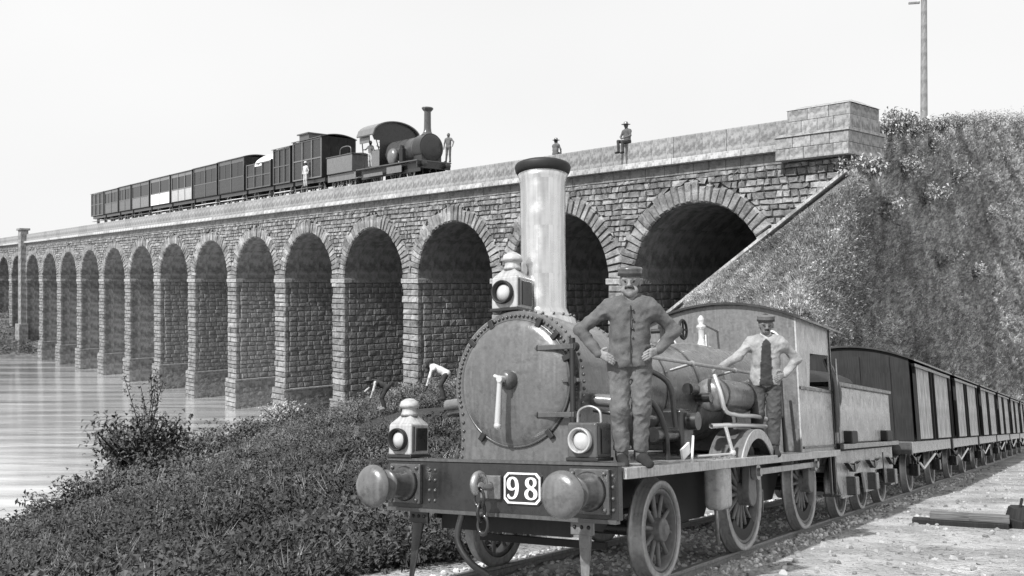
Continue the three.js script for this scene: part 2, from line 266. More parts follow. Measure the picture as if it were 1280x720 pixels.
{ // core: spandrels and barrel vaults in one piece
  const s = new THREE.Shape(), X = u => -u; s.moveTo(X(uMin), vy(0.0)); s.lineTo(X(uMin), vy(TOPY)); s.lineTo(X(uMax), vy(TOPY)); s.lineTo(X(uMax), vy(0));
  for (let i = iLast - 1; i >= -1; i--) { const c = archC(i); for (let k = 0; k <= 28; k++) { const a = Math.PI * k / 28; s.lineTo(X(c + Math.cos(a) * SPAN / 2), vy(Math.sin(a) * RISE)); } }
  s.lineTo(X(uMin), vy(0));
  const core = mesh('spandrel_wall', extr(s, DEPTH - 0.1).translate(0, 0, -DEPTH + 0.02), M.mortar, viaduct);
  // rubble face stones, coursed
  const r = rngOf(11), all = [];
  let y = 0.02;
  const RINGA = SPAN / 2 + 0.80, RINGB = RISE + 0.86;
  const insideRing = (u, yy) => { for (let i = -1; i < iLast; i++) { const dx = (u - archC(i)) / RINGA, dy = yy / RINGB; if (Math.abs(dx) < 1.1 && dx * dx + dy * dy < 1) return true; } return false; };
  while (y < TOPY - 0.1) {
    let h = 0.22 + r() * 0.14; if (TOPY - y - h < 0.2) h = TOPY - y - 0.01;
    let u = 16.35;
    while (u < uMax - 0.6) {
      const L = 0.28 + r() * r() * 0.7, u1 = u + L, g = 0.02;
      // trim against the arch rings
      const cs = [[u + g, y + g], [u1 - g, y + g], [u1 - g, y + h - g], [u + g, y + h - g]];
      const ins = cs.map(c => insideRing(c[0], c[1]));
      if (!ins.every(Boolean)) {
        const fix = cs.map((c, k) => { if (!ins[k]) return c; const o = cs[k ^ 1], q = [...c]; for (let s2 = 0; s2 < 9 && insideRing(q[0], q[1]); s2++) q[0] = lerp(q[0], o[0], 0.16); return q; });
        const w0 = Math.abs(fix[1][0] - fix[0][0]), w1 = Math.abs(fix[2][0] - fix[3][0]);
        if (Math.max(w0, w1) > 0.07) all.push([u, fix, all.length]);
      }
      u = u1;
    }
    y += h;
  }
  all.sort((a, b) => a[0] - b[0]);
  const rest = [[], [], [], [], []];
  all.forEach(([u, fix], k) => {
    const pts = [fix[1], fix[0], fix[3], fix[2]].map(p => [-p[0], vy(p[1])]);
    const mi = Math.floor(r() * 5), g = block(pts.map(p => [p[0] + (r() - 0.5) * 0.03, p[1] + (r() - 0.5) * 0.03]), 0.12, 0.10, 0.07, r).translate(0, 0, r() * 0.03);
    if (k < 295) mesh('wall_stone', g, STONES[mi], core, true); else rest[mi].push(g);
  });
  rest.forEach((a, i) => { if (a.length) { const m = mesh('rubble_facing', join(a), STONES[i], core, true); m.userData.kind = 'stuff'; } });
}
{ // rings of voussoirs
  const r = rngOf(23), N = 35;
  for (let i = -1; i < iLast; i++) {
    const ring = part('arch_ring', viaduct), c = archC(i), far = [];
    for (let k = 0; k < N; k++) {
      const a0 = Math.PI * (k + 0.06) / N, a1 = Math.PI * (k + 0.94) / N, ext = 0.70 + r() * 0.34;
      const P = (a, e) => [-(c + Math.cos(a) * (SPAN / 2 + e)), vy(Math.sin(a) * (RISE + e) + 0.02)];
      const g = block([P(a0, 0.0), P(a0, ext), P(a1, ext), P(a1, 0.0)].reverse(), 0.5, 0.09, 0.05, r);
      g.translate(0, 0, 0.035 + r() * 0.06);
      if (i < 8) mesh('voussoir', g, pickStone(r), ring, true); else far.push(g);
    }
    if (far.length) { const m = mesh('voussoirs', join(far), M.stone1, ring, true); m.userData.kind = 'stuff'; }
  }
}
{ // piers with imposts, plinths and coursed blocks
  const r = rngOf(31);
  for (let i = -1; i <= iLast; i++) {
    const c = PIER0 + BAY * i, x = -c, base = vy(shoreY(c) - 0.8), buttress = i === 13;
    const pier = mesh('pier', bx(x - PW / 2 + 0.06, x + PW / 2 - 0.06, base, vy(0.0), -DEPTH + 0.05, -0.06), M.innerStone, viaduct);
    mesh('impost', [rbx(x - PW / 2 - 0.12, x + PW / 2 + 0.12, vy(-0.26), vy(0.03), -0.5, 0.16, 0.03)], M.ashlar1, pier);
    mesh('impost_course', [bx(x - PW / 2 - 0.06, x + PW / 2 + 0.06, vy(-0.24), vy(0.02), -DEPTH + 0.02, -0.51)], M.innerStone, pier);
    const pl = vy(-8.45);
    if (base < pl - 0.3) mesh('plinth', [rbx(x - PW / 2 - 0.16, x + PW / 2 + 0.16, base, pl - 0.12, -DEPTH - 0.1, 0.16, 0.02), rbx(x - PW / 2 - 0.22, x + PW / 2 + 0.22, pl - 0.13, pl, -DEPTH - 0.15, 0.22, 0.03)], M.innerStone, pier);
    // front blocks
    let y = vy(-0.26), n = 0; const far = [], side = [];
    while (y > base + 0.1) {
      const h = 0.32 + r() * 0.14, onPl = y - h * 0.5 < pl && base < pl - 0.3, ex = onPl ? 0.16 : 0, y0 = Math.max(base, y - h), w = PW / 2 + ex;
      const cut = n % 2 ? [[-w, w]] : [[-w, (r() - 0.5) * 0.5], null]; if (cut[1] === null) cut[1] = [cut[0][1], w];
      for (const q of cut) if (q) { const g = block([[x + q[0] + 0.012, y0 + 0.02], [x + q[1] - 0.012, y0 + 0.02], [x + q[1] - 0.012, y - 0.02], [x + q[0] + 0.012, y - 0.02]], 0.25, 0.10, 0.06, r).translate(0, 0, ex + 0.02 + r() * 0.05); if (i >= 0 && i < 6 && i > 0) mesh('pier_block', g, STONES[1 + Math.floor(r() * 4)], pier, true); else far.push(g); }
      // side facing the near abutment
      if (i >= -1 && i < 8) { let v = 0.2 + r() * 0.3; while (v < DEPTH - 0.3) { const L = 0.45 + r() * 0.6; const g = block([[0, 0.02], [L - 0.03, 0.02], [L - 0.03, y - y0 - 0.02], [0, y - y0 - 0.02]], 0.1, 0.04, 0.02, r); g.rotateY(Math.PI / 2).translate(x + w - 0.05 + r() * 0.02, y0, -v); side.push(g); v += L; } }
      y -= h; n++;
    }
    if (far.length) { const m = mesh('pier_blocks', join(far), M.stone1, pier, true); m.userData.kind = 'stuff'; }
    if (side.length) { const m = mesh('side_courses', join(side), STONES[1 + (i + 2) % 3], pier, true); m.userData.kind = 'stuff'; }
    if (buttress) mesh('buttress', [rbx(x - 0.75, x + 0.75, base, vy(7.0), -0.2, 0.8, 0.03), rbx(x - 0.95, x + 0.95, vy(7.0), vy(7.3), -0.4, 1.0, 0.03), rbx(x - 1.2, x + 1.2, base, vy(-6.4), -0.1, 1.1, 0.03)], M.stone1, pier);
  }
}
{ // frieze, ledge and parapet, block by block; the deck between the parapets
  const r = rngOf(41);
  const course = (pname, name, y0, y1, z0, z1, L0, L1, gap, mats) => {
    const p = part(pname, viaduct); let u = 19.1;
    while (u < uMax) { const L = Math.min(L0 + r() * (L1 - L0), uMax + 0.1 - u), o = (r() - 0.5) * 0.02; mesh(name, rbx(-u - L + gap, -u - gap, vy(y0), vy(y1) + (r() - 0.5) * 0.012, z0, z1 + o, 0.018), mats[Math.floor(r() * mats.length)], p); u += L; }
  };
  course('frieze', 'frieze_block', TOPY + 0.005, 5.15, -0.7, 0.05, 0.7, 1.2, 0.008, [M.stone0, M.stone3, M.ashlar2]);
  course('cornice', 'cornice_slab', 5.155, 5.42, -0.7, 0.42, 1.3, 2.1, 0.006, [M.paleStone, M.ashlar1, M.paleStone]);
  course('parapet', 'parapet_block', 5.425, 6.45, -0.52, 0.06, 1.2, 2.0, 0.006, [M.ashlar0, M.ashlar2, M.ashlar0]);
  mesh('deck', bx(-uMax, -19.8, vy(TOPY + 0.01), vy(6.3), -DEPTH + 0.6, -0.75), M.ballast, viaduct);
  mesh('rear_parapet', bx(-uMax, -19.8, vy(TOPY + 0.01), vy(6.45), -DEPTH - 0.05, -DEPTH + 0.55), M.ashlar2, viaduct);
  for (const v of [1.55, 3.23]) mesh('rail', bx(-uMax, -19.9, vy(6.3), vy(6.45), -v - 0.035, -v + 0.035), M.tyre, viaduct);
  // end block over the abutment
  const pil = part('end_block', viaduct), X0 = -18.95, X1 = -16.3;
  const rowOf = (y0, y1, x0, x1, z0, z1, n) => { for (let k = 0; k < n; k++) { const a = lerp(x0, x1, k / n), b = lerp(x0, x1, (k + 1) / n); mesh('ashlar_block', rbx(a + 0.006, b - 0.006, vy(y0) + 0.005, vy(y1) - 0.005, z0, z1 + (r() - 0.5) * 0.012, 0.02), [M.ashlar0, M.ashlar1, M.ashlar0][k % 3], pil); } };
  rowOf(4.72, 5.18, X0 - 0.4, X1 + 0.05, -2.3, 0.62, 5); rowOf(5.18, 5.62, X0 - 0.4, X1 + 0.05, -2.3, 0.62, 4);
  mesh('string_course', rbx(X0 - 0.45, X1 + 0.1, vy(5.62), vy(5.74), -2.35, 0.68, 0.02), M.ashlar1, pil);
  rowOf(5.745, 6.25, X0 - 0.05, X1 + 0.02, -2.0, 0.42, 4); rowOf(6.25, 6.7, X0, X1, -1.95, 0.40, 3);
  const cap = new THREE.BufferGeometry(), w = (X1 - X0) / 2 + 0.03, d = 1.2, P = [[-w, 0, -d], [w, 0, -d], [w, 0, d], [-w, 0, d], [-w * 0.7, 0.24, -d * 0.35], [w * 0.7, 0.24, -d * 0.35], [w * 0.7, 0.24, d * 0.35], [-w * 0.7, 0.24, d * 0.35]];
  const T = [[0, 4, 5], [0, 5, 1], [1, 5, 6], [1, 6, 2], [2, 6, 7], [2, 7, 3], [3, 7, 4], [3, 4, 0], [4, 7, 6], [4, 6, 5]];
  cap.setAttribute('position', new THREE.Float32BufferAttribute(T.flatMap(t => t.flatMap(k => P[k])), 3)); cap.computeVertexNormals();
  mesh('cap_stone', cap.translate((X0 + X1) / 2, vy(6.705), -0.78), M.ashlar1, pil);
  // abutment behind the bank, and the raked coping that edges the bank
  mesh('abutment', bx(-19.74, -16.34, vy(-8), vy(4.7), -2.25, -0.06), M.stone3, viaduct);
  const cop = part('raked_coping', viaduct), yAt = u => { const Z = sT * (DV - 0.3) + cT * u, x = 46632 / Z - 340; return (HORIZON - wingY(x)) / FPX * Z; };
  for (let u = 16.4; u < 30; u += 0.85) {
    const a = V(-u, vy(yAt(u)), 0.30), b = V(-(u + 0.84), vy(yAt(u + 0.84)), 0.28), L = a.distanceTo(b), an = Math.atan2(a.y - b.y, a.x - b.x);
    mesh('coping_stone', TR(new RoundedBoxGeometry(L, 0.13, 0.62, 1, 0.02), (a.x + b.x) / 2, (a.y + b.y) / 2 + 0.20, 0.24, 0, 0, an), [M.paleStone, M.ashlar1][Math.floor(r() * 2)], cop);
  }
}
// ---------------------------------------------------------------- rolling stock helpers
// a spoked wheel about the local x axis, outer face at x = +0.065
function wheel(parent, R, nSp, x, z, side, o = {}) {
  const w = part('wheel', parent); w.position.set(x, R, z); w.rotation.y = side < 0 ? Math.PI : 0; if (o.turn) w.rotation.x = o.turn;
  const t = 0.075 * Math.min(1, R / 0.5 * 0.9 + 0.15);
  mesh('tyre', axX(lathe([[R - t, -0.065], [R - 0.012, -0.065], [R + 0.028, -0.06], [R + 0.028, -0.035], [R, -0.022], [R - 0.004, 0.06], [R - 0.012, 0.066], [R - t, 0.066], [R - t, -0.065]], 56)), o.tyre || M.tyre, w);
  mesh('rim', axX(lathe([[R - t - 0.04, -0.05], [R - t + 0.004, -0.05], [R - t + 0.004, 0.052], [R - t - 0.04, 0.05], [R - t - 0.04, -0.05]], 48)), o.mat || M.wheelPaint, w);
  const hubR = o.hub || R * 0.2;
  mesh('hub', axX(lathe([[0, -0.08], [hubR * 0.9, -0.08], [hubR, -0.06], [hubR, 0.07], [hubR * 0.9, 0.085], [hubR * 0.55, 0.09], [hubR * 0.5, 0.11], [0, 0.115]], 24)), o.mat || M.wheelPaint, w);
  for (let k = 0; k < nSp; k++) {
    const L = R - t - 0.03 - hubR * 0.9, g = cyl(0.023, 0.017, L, 6); g.scale(1.1, 1, 1); g.translate(0, hubR * 0.9 + L / 2, 0); g.rotateX(k / nSp * Math.PI * 2 + 0.1);
    mesh('spoke', g, o.mat || M.wheelPaint, w);
  }
  if (o.crank) { // outside crank boss
    const c = o.crank, s = new THREE.Shape(); s.absarc(0, 0, hubR * 0.95, Math.PI, 2 * Math.PI); s.absarc(0, c, hubR * 0.62, 0, Math.PI); s.closePath();
    mesh('crank', extr(s, 0.07, 0.008).rotateY(Math.PI / 2).translate(0.08, 0, 0), o.mat || M.wheelPaint, w);
    const b = new THREE.Shape(); b.absarc(0, 0, R - t - 0.03, Math.PI * 1.22, Math.PI * 1.78); b.absarc(0, 0, R * 0.62, Math.PI * 1.75, Math.PI * 1.25, true); b.closePath();
    mesh('balance_weight', extr(b, 0.07).rotateY(Math.PI / 2).translate(-0.03, 0, 0), M.black, w);
  }
  return w;
}
const axle = (parent, R, z) => mesh('axle', axX(cyl(0.07, 0.07, 1.5, 12)).translate(0, R, z), M.darkPaint, parent);
const rivets = (parent, pts, r, m, name = 'rivets') => { const g0 = new THREE.SphereGeometry(r, 6, 4); const o = mesh(name, pts.map(p => g0.clone().translate(...p)), m, parent); o.userData.kind = 'stuff'; return o; };
function leafSpring(parent, x, y, z, L, name = 'leaf_spring') { const gs = []; for (let k = 0; k < 5; k++) { const l = L * (1 - k * 0.17), pts = []; for (let i = 0; i <= 8; i++) { const a = (i / 8 - 0.5) * l; pts.push([0, a * a * 0.22 / L - k * 0.017, a]); } const g = new THREE.BufferGeometry(), v = []; for (let i = 0; i < 8; i++) gs.push(box(0.07, 0.014, l / 8 + 0.005, x, y + (pts[i][1] + pts[i + 1][1]) / 2, z + (pts[i][2] + pts[i + 1][2]) / 2, -Math.atan2(pts[i + 1][1] - pts[i][1], l / 8))); } gs.push(box(0.09, 0.12, 0.07, x, y - 0.03, z)); return mesh(name, gs, M.darkPaint, parent); }
function buffer(parent, x, y, z, Rh, L, matHead, name = 'buffer') {
  const b = part(name, parent);
  mesh('buffer_base', rbx(x - 0.17, x + 0.17, y - 0.17, y + 0.17, z - 0.005, z + 0.045, 0.012), M.midPaint, b);
  mesh('buffer_housing', axZ(lathe([[0.001, 0], [0.15, 0], [0.135, 0.03], [0.118, 0.06], [0.112, L * 0.45], [0.128, L * 0.5], [0.128, L * 0.58], [0.06, L * 0.6], [0.055, L * 0.86], [0.001, L * 0.86]], 28)).translate(x, y, z + 0.045), M.midPaint, b);
  mesh('buffer_head', axZ(lathe([[0.001, L * 0.80], [Rh * 0.86, L * 0.82], [Rh, L * 0.86], [Rh * 0.99, L * 0.90], [Rh * 0.86, L * 0.97], [Rh * 0.6, L * 1.02], [0.001, L * 1.05]], 32)).translate(x, y, z + 0.045), matHead, b);
  rivets(b, [[-1, -1], [1, -1], [1, 1], [-1, 1]].map(([a, c]) => [x + a * 0.135, y + c * 0.135, z + 0.05]), 0.02, M.midPaint, 'bolts');
  return b;
}
// ---------------------------------------------------------------- the near locomotive
const loco = thing('steam_locomotive', 'large pale steam locomotive with tall chimney and plate numbered 98', 'locomotive');
onTrack(loco);
const BZ = -0.17;                                                                  // front of the buffer beam
{
  // buffer beam
  const beam = mesh('buffer_beam', rbx(-1.13, 1.13, 0.62, 1.03, BZ - 0.09, BZ, 0.012), M.darkPaint, loco);
  mesh('beam_edging', [bx(-1.135, 1.135, 1.028, 1.05, BZ - 0.12, BZ + 0.012), bx(-1.12, 1.12, 0.60, 0.63, BZ - 0.05, BZ + 0.02)], M.midPaint, beam);
  rivets(beam, [...Array(4)].flatMap((_, k) => [[-0.66, 0.70 + k * 0.085, BZ], [-0.60, 0.70 + k * 0.085, BZ], [1.09, 0.7 + k * 0.085, BZ]]), 0.016, M.midPaint, 'bolts');
  buffer(loco, -0.905, 0.835, BZ, 0.175, 0.46, M.smokebox); buffer(loco, 0.905, 0.835, BZ, 0.175, 0.46, M.smokebox);
  // number plate 98
  const plate = part('number_plate', loco), font = await new FontLoader().loadAsync('fonts/droid/droid_serif_bold.typeface.json');
  const px0 = 0.11, px1 = 0.47, py0 = 0.705, py1 = 0.965, c = 0.035;
  const oct = (e) => [[px0 + c + e, py0 + e], [px1 - c - e, py0 + e], [px1 - e, py0 + c + e], [px1 - e, py1 - c - e], [px1 - c - e, py1 - e], [px0 + c + e, py1 - e], [px0 + e, py1 - c - e], [px0 + e, py0 + c + e]];
  mesh('plate_ground', extr(poly(oct(0)), 0.012).translate(0, 0, BZ + 0.001), M.darkPaint, plate);
  const fr = poly(oct(0.008)); fr.holes.push(new THREE.Path(oct(0.022).map(p => new THREE.Vector2(...p)))); mesh('plate_border', extr(fr, 0.008).translate(0, 0, BZ + 0.012), M.white, plate);
  ['9', '8'].forEach((ch, k) => { const g = new TextGeometry(ch, { font, size: 0.172, depth: 0.008, curveSegments: 8 }); g.computeBoundingBox(); const b = g.boundingBox; g.translate(-(b.min.x + b.max.x) / 2 + 0.202 + k * 0.172, -(b.min.y + b.max.y) / 2 + 0.835, BZ + 0.012); mesh('numeral', g, M.white, plate); });
  // draw hook with screw coupling and chain
  const hook = part('draw_hook', loco);
  mesh('hook_plate', [rbx(-0.11, 0.09, 0.74, 0.93, BZ, BZ + 0.035, 0.01)], M.lightPaint, hook);
  mesh('hook', [new THREE.TorusGeometry(0.075, 0.03, 8, 18, Math.PI * 1.45).rotateY(Math.PI / 2).rotateX(-0.4).translate(-0.01, 0.87, BZ + 0.19), rod(V(-0.01, 0.84, BZ + 0.02), V(-0.01, 0.85, BZ + 0.16), 0.034)], M.steel, hook);
  for (let k = 0; k < 3; k++) mesh('chain_link', new THREE.TorusGeometry(0.048, 0.014, 6, 14).scale(1, 1.45, 1).rotateY(k % 2 ? Math.PI / 2 : 0).translate(0.0 + k * 0.012, 0.76 - k * 0.105, BZ + 0.2 - k * 0.01), M.darkPaint, hook);
  for (const s of []) { const ch = part('side_chain', loco); for (let k = 0; k < 4; k++) mesh('chain_link', new THREE.TorusGeometry(0.035, 0.011, 6, 12).scale(1, 1.45, 1).rotateY(k % 2 ? Math.PI / 2 : 0).translate(s * 0.42 - 0.02, 0.60 - k * 0.078, BZ + 0.03), M.steel, ch); }
  // main frames, guard irons
  for (const s of [-1, 1]) {
    const fs = poly([[-0.26, 0.98], [-0.26, 0.55], [-0.8, 0.46], [-1.05, 0.62], [-1.9, 0.62], [-2.2, 0.40], [-3.1, 0.40], [-3.4, 0.72], [-4.0, 0.72], [-4.3, 0.42], [-5.5, 0.42], [-5.8, 0.72], [-6.4, 0.72], [-6.7, 0.5], [-7.3, 0.55], [-7.3, 0.96]]);
    mesh('frame_plate', extr(fs, 0.03).rotateY(-Math.PI / 2).translate(s * 0.66 + 0.015, 0, 0), M.black, loco);
    const gi = [rbx(s * 0.80 - 0.10, s * 0.80 + 0.10, 0.50, 0.62, BZ - 0.06, BZ - 0.03, 0.008), TR(new THREE.CylinderGeometry(0.075, 0.028, 0.50, 4).rotateY(Math.PI / 4).scale(1, 1, 0.32), s * 0.83, 0.29, BZ - 0.03, -0.12, 0, s * 0.05)];
    const g = mesh('guard_iron', gi, s > 0 ? M.lightPaint : M.darkPaint, loco); rivets(g, [-0.06, 0, 0.06].map(d => [s * 0.80 + d, 0.56, BZ - 0.028]), 0.016, M.black, 'bolts');
  }
  for (const g of [bx(-0.64, 0.64, 0.46, 0.60, -0.36, -0.32), bx(-0.64, 0.64, 0.30, 0.36, -0.95, -0.9), bx(-0.64, 0.64, 0.45, 0.95, -2.9, -2.85), bx(-0.64, 0.64, 0.42, 0.9, -5.0, -4.95)]) mesh('frame_stretcher', g, M.black, loco);
  mesh('brake_pipe', tube([[-0.32, 0.62, BZ - 0.02], [-0.34, 0.4, BZ + 0.02], [-0.22, 0.22, BZ], [-0.12, 0.12, BZ - 0.1]], 0.032), M.darkPaint, loco);
  mesh('valve_gear', [rod(V(-0.28, 0.5, -1.0), V(-0.28, 0.62, -3.5), 0.035), rod(V(0.28, 0.5, -1.0), V(0.28, 0.55, -3.5), 0.035), rod(V(0.1, 0.55, -1.9), V(0.1, 0.65, -3.6), 0.03), axX(cyl(0.16, 0.16, 1.1, 18)).translate(0, 0.62, -1.0), axZ(cyl(0.19, 0.19, 0.9, 18)).translate(0.33, 0.72, -0.85), axZ(cyl(0.19, 0.19, 0.9, 18)).translate(-0.33, 0.72, -0.85)], M.black, loco);
  // running board and valance
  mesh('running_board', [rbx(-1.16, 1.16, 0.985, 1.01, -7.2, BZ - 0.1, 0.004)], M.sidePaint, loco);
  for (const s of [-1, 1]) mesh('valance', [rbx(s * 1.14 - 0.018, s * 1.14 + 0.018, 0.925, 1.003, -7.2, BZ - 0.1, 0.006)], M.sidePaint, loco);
  rivets(loco, [...Array(7)].map((_, k) => [1.09 - (k % 2) * 0.05, 1.015, -2.35 - k * 0.1]), 0.013, M.lightPaint, 'bolts');
  // wheels
  for (const s of [-1, 1]) {
    wheel(loco, 0.43, 10, s * 0.855, -1.46, s, { hub: 0.105, turn: 0.05 });
    wheel(loco, 0.61, 16, s * 0.855, -3.70, s, { hub: 0.13, crank: 0.23, turn: -0.06 });
    wheel(loco, 0.61, 16, s * 0.855, -6.12, s, { hub: 0.13, crank: 0.23, turn: -0.06 });
    const rodG = []; const a = V(s * 1.05, 0.84, -3.715), b = V(s * 1.05, 0.84, -6.135);
    rodG.push(rbx(s * 1.05 - 0.022, s * 1.05 + 0.022, 0.805, 0.875, -6.1, -3.75, 0.006));
    for (const q of [a, b]) rodG.push(axX(cyl(0.085, 0.085, 0.06, 20)).translate(q.x, q.y, q.z), axX(cyl(0.045, 0.045, 0.12, 14)).translate(q.x, q.y, q.z), bx(q.x - 0.02, q.x + 0.02, q.y + 0.08, q.y + 0.12, q.z - 0.025, q.z + 0.025));
    mesh('coupling_rod', rodG, M.steel, loco);
    // sandbox hung under the board before the driving wheel
    mesh('sandbox', [TR(new RoundedBoxGeometry(0.2, 0.46, 0.34, 3, 0.07), s * 0.98, 0.74, -2.72), bx(s * 0.98 - 0.11, s * 0.98 + 0.11, 0.95, 0.985, -2.92, -2.52)], M.sidePaint, loco);
    mesh('sand_pipe', tube([[s * 0.95, 0.52, -2.72], [s * 0.93, 0.34, -2.78], [s * 0.86, 0.14, -3.0]], 0.02), M.steel, loco);
    mesh('brake_block', [rbx(s * 0.855 - 0.05, s * 0.855 + 0.05, 0.34, 0.62, -4.42, -4.36, 0.02), rod(V(s * 0.855, 0.9, -4.46), V(s * 0.855, 0.3, -4.42), 0.02)], M.darkPaint, loco);
  }
  axle(loco, 0.43, -1.46); axle(loco, 0.61, -3.7); axle(loco, 0.61, -6.12);
  // smokebox: waisted front plate, barrel and door
  const SZ = -0.50, CY = 1.70, SR = 0.635;
  const sbs = new THREE.Shape(); sbs.moveTo(-0.60, 1.012); sbs.bezierCurveTo(-0.555, 1.15, -0.57, 1.3, -0.60, 1.45); sbs.absarc(0, CY - 0.02, SR, Math.PI * 1.11, -Math.PI * 0.11, true); sbs.bezierCurveTo(0.57, 1.3, 0.555, 1.15, 0.60, 1.012); sbs.closePath();
  const smoke = mesh('smokebox', extr(sbs, 0.98, 0.012, 36).translate(0, 0, SZ - 1.0), M.smokebox, loco);
  const rp = []; for (let k = 0; k <= 52; k++) { const a = lerp(-0.30, Math.PI + 0.30, k / 52); rp.push([Math.cos(a) * 0.603, CY - 0.02 + Math.sin(a) * 0.603, SZ - 0.004]); }
  for (const s of [-1, 1]) for (let k = 0; k < 6; k++) rp.push([s * (0.545 + 0.02 * Math.abs(k - 3) / 3), 1.06 + k * 0.075, SZ - 0.004]);
  for (let k = 0; k <= 40; k++) { const a = lerp(-0.25, Math.PI + 0.25, k / 40); for (const z of [-0.56, -1.44]) rp.push([Math.cos(a) * 0.648, CY - 0.02 + Math.sin(a) * 0.648, z]); }
  rivets(smoke, rp, 0.0165, M.midPaint);
  const door = mesh('smokebox_door', axZ(lathe([[0.001, 0.082], [0.18, 0.076], [0.36, 0.058], [0.48, 0.036], [0.525, 0.018], [0.545, 0.0], [0.55, -0.01]], 64)).translate(0, CY, SZ + 0.012), M.smokebox, loco);
  mesh('door_rim', new THREE.TorusGeometry(0.548, 0.012, 8, 64).translate(0, CY, SZ + 0.006), M.midPaint, door);
  // hinges to the visible side
  mesh('hinge_post', [rod(V(0.60, 1.36, SZ + 0.05), V(0.60, 2.05, SZ + 0.05), 0.026), ...[1.42, 1.70, 1.98].map(y => axZ(cyl(0.04, 0.04, 0.07, 12)).translate(0.60, y, SZ + 0.03))], M.black, door);
  for (const y of [1.42, 1.98]) mesh('hinge_strap', [rbx(0.27, 0.62, y - 0.022, y + 0.022, SZ + 0.045, SZ + 0.075, 0.006), rod(V(0.27, y, SZ + 0.06), V(0.24, y, SZ + 0.062), 0.03, 0.008)], M.midPaint, door);
  mesh('hinge_strap', [rbx(0.5, 0.66, 1.685, 1.715, SZ + 0.02, SZ + 0.06, 0.006)], M.midPaint, door);
  mesh('door_boss', axZ(lathe([[0, 0.1], [0.05, 0.1], [0.07, 0.075], [0.085, 0.04], [0.085, 0]], 24)).translate(0, CY + 0.02, SZ + 0.085), M.midPaint, door);
  mesh('door_handle', [rod(V(-0.01, CY + 0.02, SZ + 0.22), V(-0.045, CY - 0.36, SZ + 0.20), 0.022, 0.03), new THREE.SphereGeometry(0.034, 10, 8).translate(-0.045, CY - 0.37, SZ + 0.2), rod(V(0, CY + 0.02, SZ + 0.15), V(0, CY + 0.02, SZ + 0.25), 0.03), rod(V(-0.005, CY + 0.02, SZ + 0.185), V(-0.09, CY + 0.05, SZ + 0.185), 0.018)], M.brass, door);
  mesh('door_dog', [...[0.35, 0.75, 1.1, 2.0, 2.45, 4.1, 5.4].map(a => TR(new RoundedBoxGeometry(0.05, 0.085, 0.03, 1, 0.008), Math.cos(a) * 0.565, CY + Math.sin(a) * 0.565, SZ + 0.02, 0, 0, a + Math.PI / 2))], M.black, door);
  // chimney
  const CZ = -0.99;
  mesh('chimney', lathe([[0.33, -0.10], [0.30, 0.0], [0.245, 0.04], [0.214, 0.10], [0.210, 0.6], [0.214, 1.25], [0.222, 1.33], [0.238, 1.375], [0.19, 1.378], [0.18, 0.2]], 48).translate(0, 2.30, CZ), M.chimney, loco);
  mesh('chimney_cap', lathe([[0.20, 1.37], [0.238, 1.376], [0.258, 1.41], [0.268, 1.45], [0.258, 1.475], [0.225, 1.49], [0.19, 1.485], [0.185, 1.40]], 48).translate(0, 2.30, CZ), M.black, loco);
  rivets(loco, [...Array(18)].map((_, k) => [Math.cos(k / 18 * 6.283) * 0.285, 2.325, CZ + Math.sin(k / 18 * 6.283) * 0.285]), 0.014, M.midPaint);
  // boiler, bands, firebox casing
  mesh('boiler', axZ(cyl(0.575, 0.575, 2.9, 48)).translate(0, CY, -2.93), M.lightPaint, loco);
  for (const z of [-1.56, -2.5, -3.4]) mesh('boiler_band', axZ(cyl(0.584, 0.584, 0.06, 48, true)).translate(0, CY, z), M.midPaint, loco);
  const fb = new THREE.Shape(); fb.moveTo(-0.64, 1.05); fb.lineTo(-0.64, CY); fb.absarc(0, CY, 0.64, Math.PI, 0, true); fb.lineTo(0.64, 1.05); fb.closePath();
  mesh('firebox_casing', extr(fb, 1.25, 0.015, 28).translate(0, 0, -5.58), M.lightPaint, loco);
  mesh('safety_valve', [lathe([[0.0, 0], [0.13, 0], [0.12, 0.03], [0.06, 0.07], [0.04, 0.14], [0.04, 0.26], [0.07, 0.28], [0.06, 0.31], [0.03, 0.33], [0.045, 0.37], [0.045, 0.40], [0.02, 0.44], [0, 0.45]], 24).translate(0.0, 2.32, -5.0)], M.brass, loco);
  mesh('safety_valve_lever', [rod(V(0, 2.66, -5.0), V(0.02, 2.60, -5.6), 0.015), rod(V(0.06, 2.5, -5.0), V(0.10, 2.3, -4.9), 0.018)], M.steel, loco);
  // steam dome on the barrel, small
  mesh('filling_cup', lathe([[0, 0], [0.10, 0], [0.08, 0.03], [0.055, 0.08], [0.055, 0.2], [0.075, 0.22], [0.075, 0.25], [0.03, 0.28], [0, 0.29]], 20).translate(0.08, 2.25, -2.6), M.black, loco);
  const vw = part('steam_valve', loco);
  mesh('valve_body', [lathe([[0, 0], [0.09, 0], [0.08, 0.03], [0.04, 0.05], [0.04, 0.2], [0.06, 0.22], [0.06, 0.27], [0, 0.28]], 16).translate(0.0, 2.26, -3.75), axX(cyl(0.03, 0.03, 0.4, 10)).translate(0.05, 2.45, -3.75)], M.darkPaint, vw);
  mesh('hand_wheel', [new THREE.TorusGeometry(0.11, 0.016, 6, 20).rotateY(Math.PI / 2).translate(0.25, 2.45, -3.75), box(0.02, 0.21, 0.02, 0.25, 2.45, -3.75), box(0.02, 0.02, 0.21, 0.25, 2.45, -3.75)], M.black, vw);
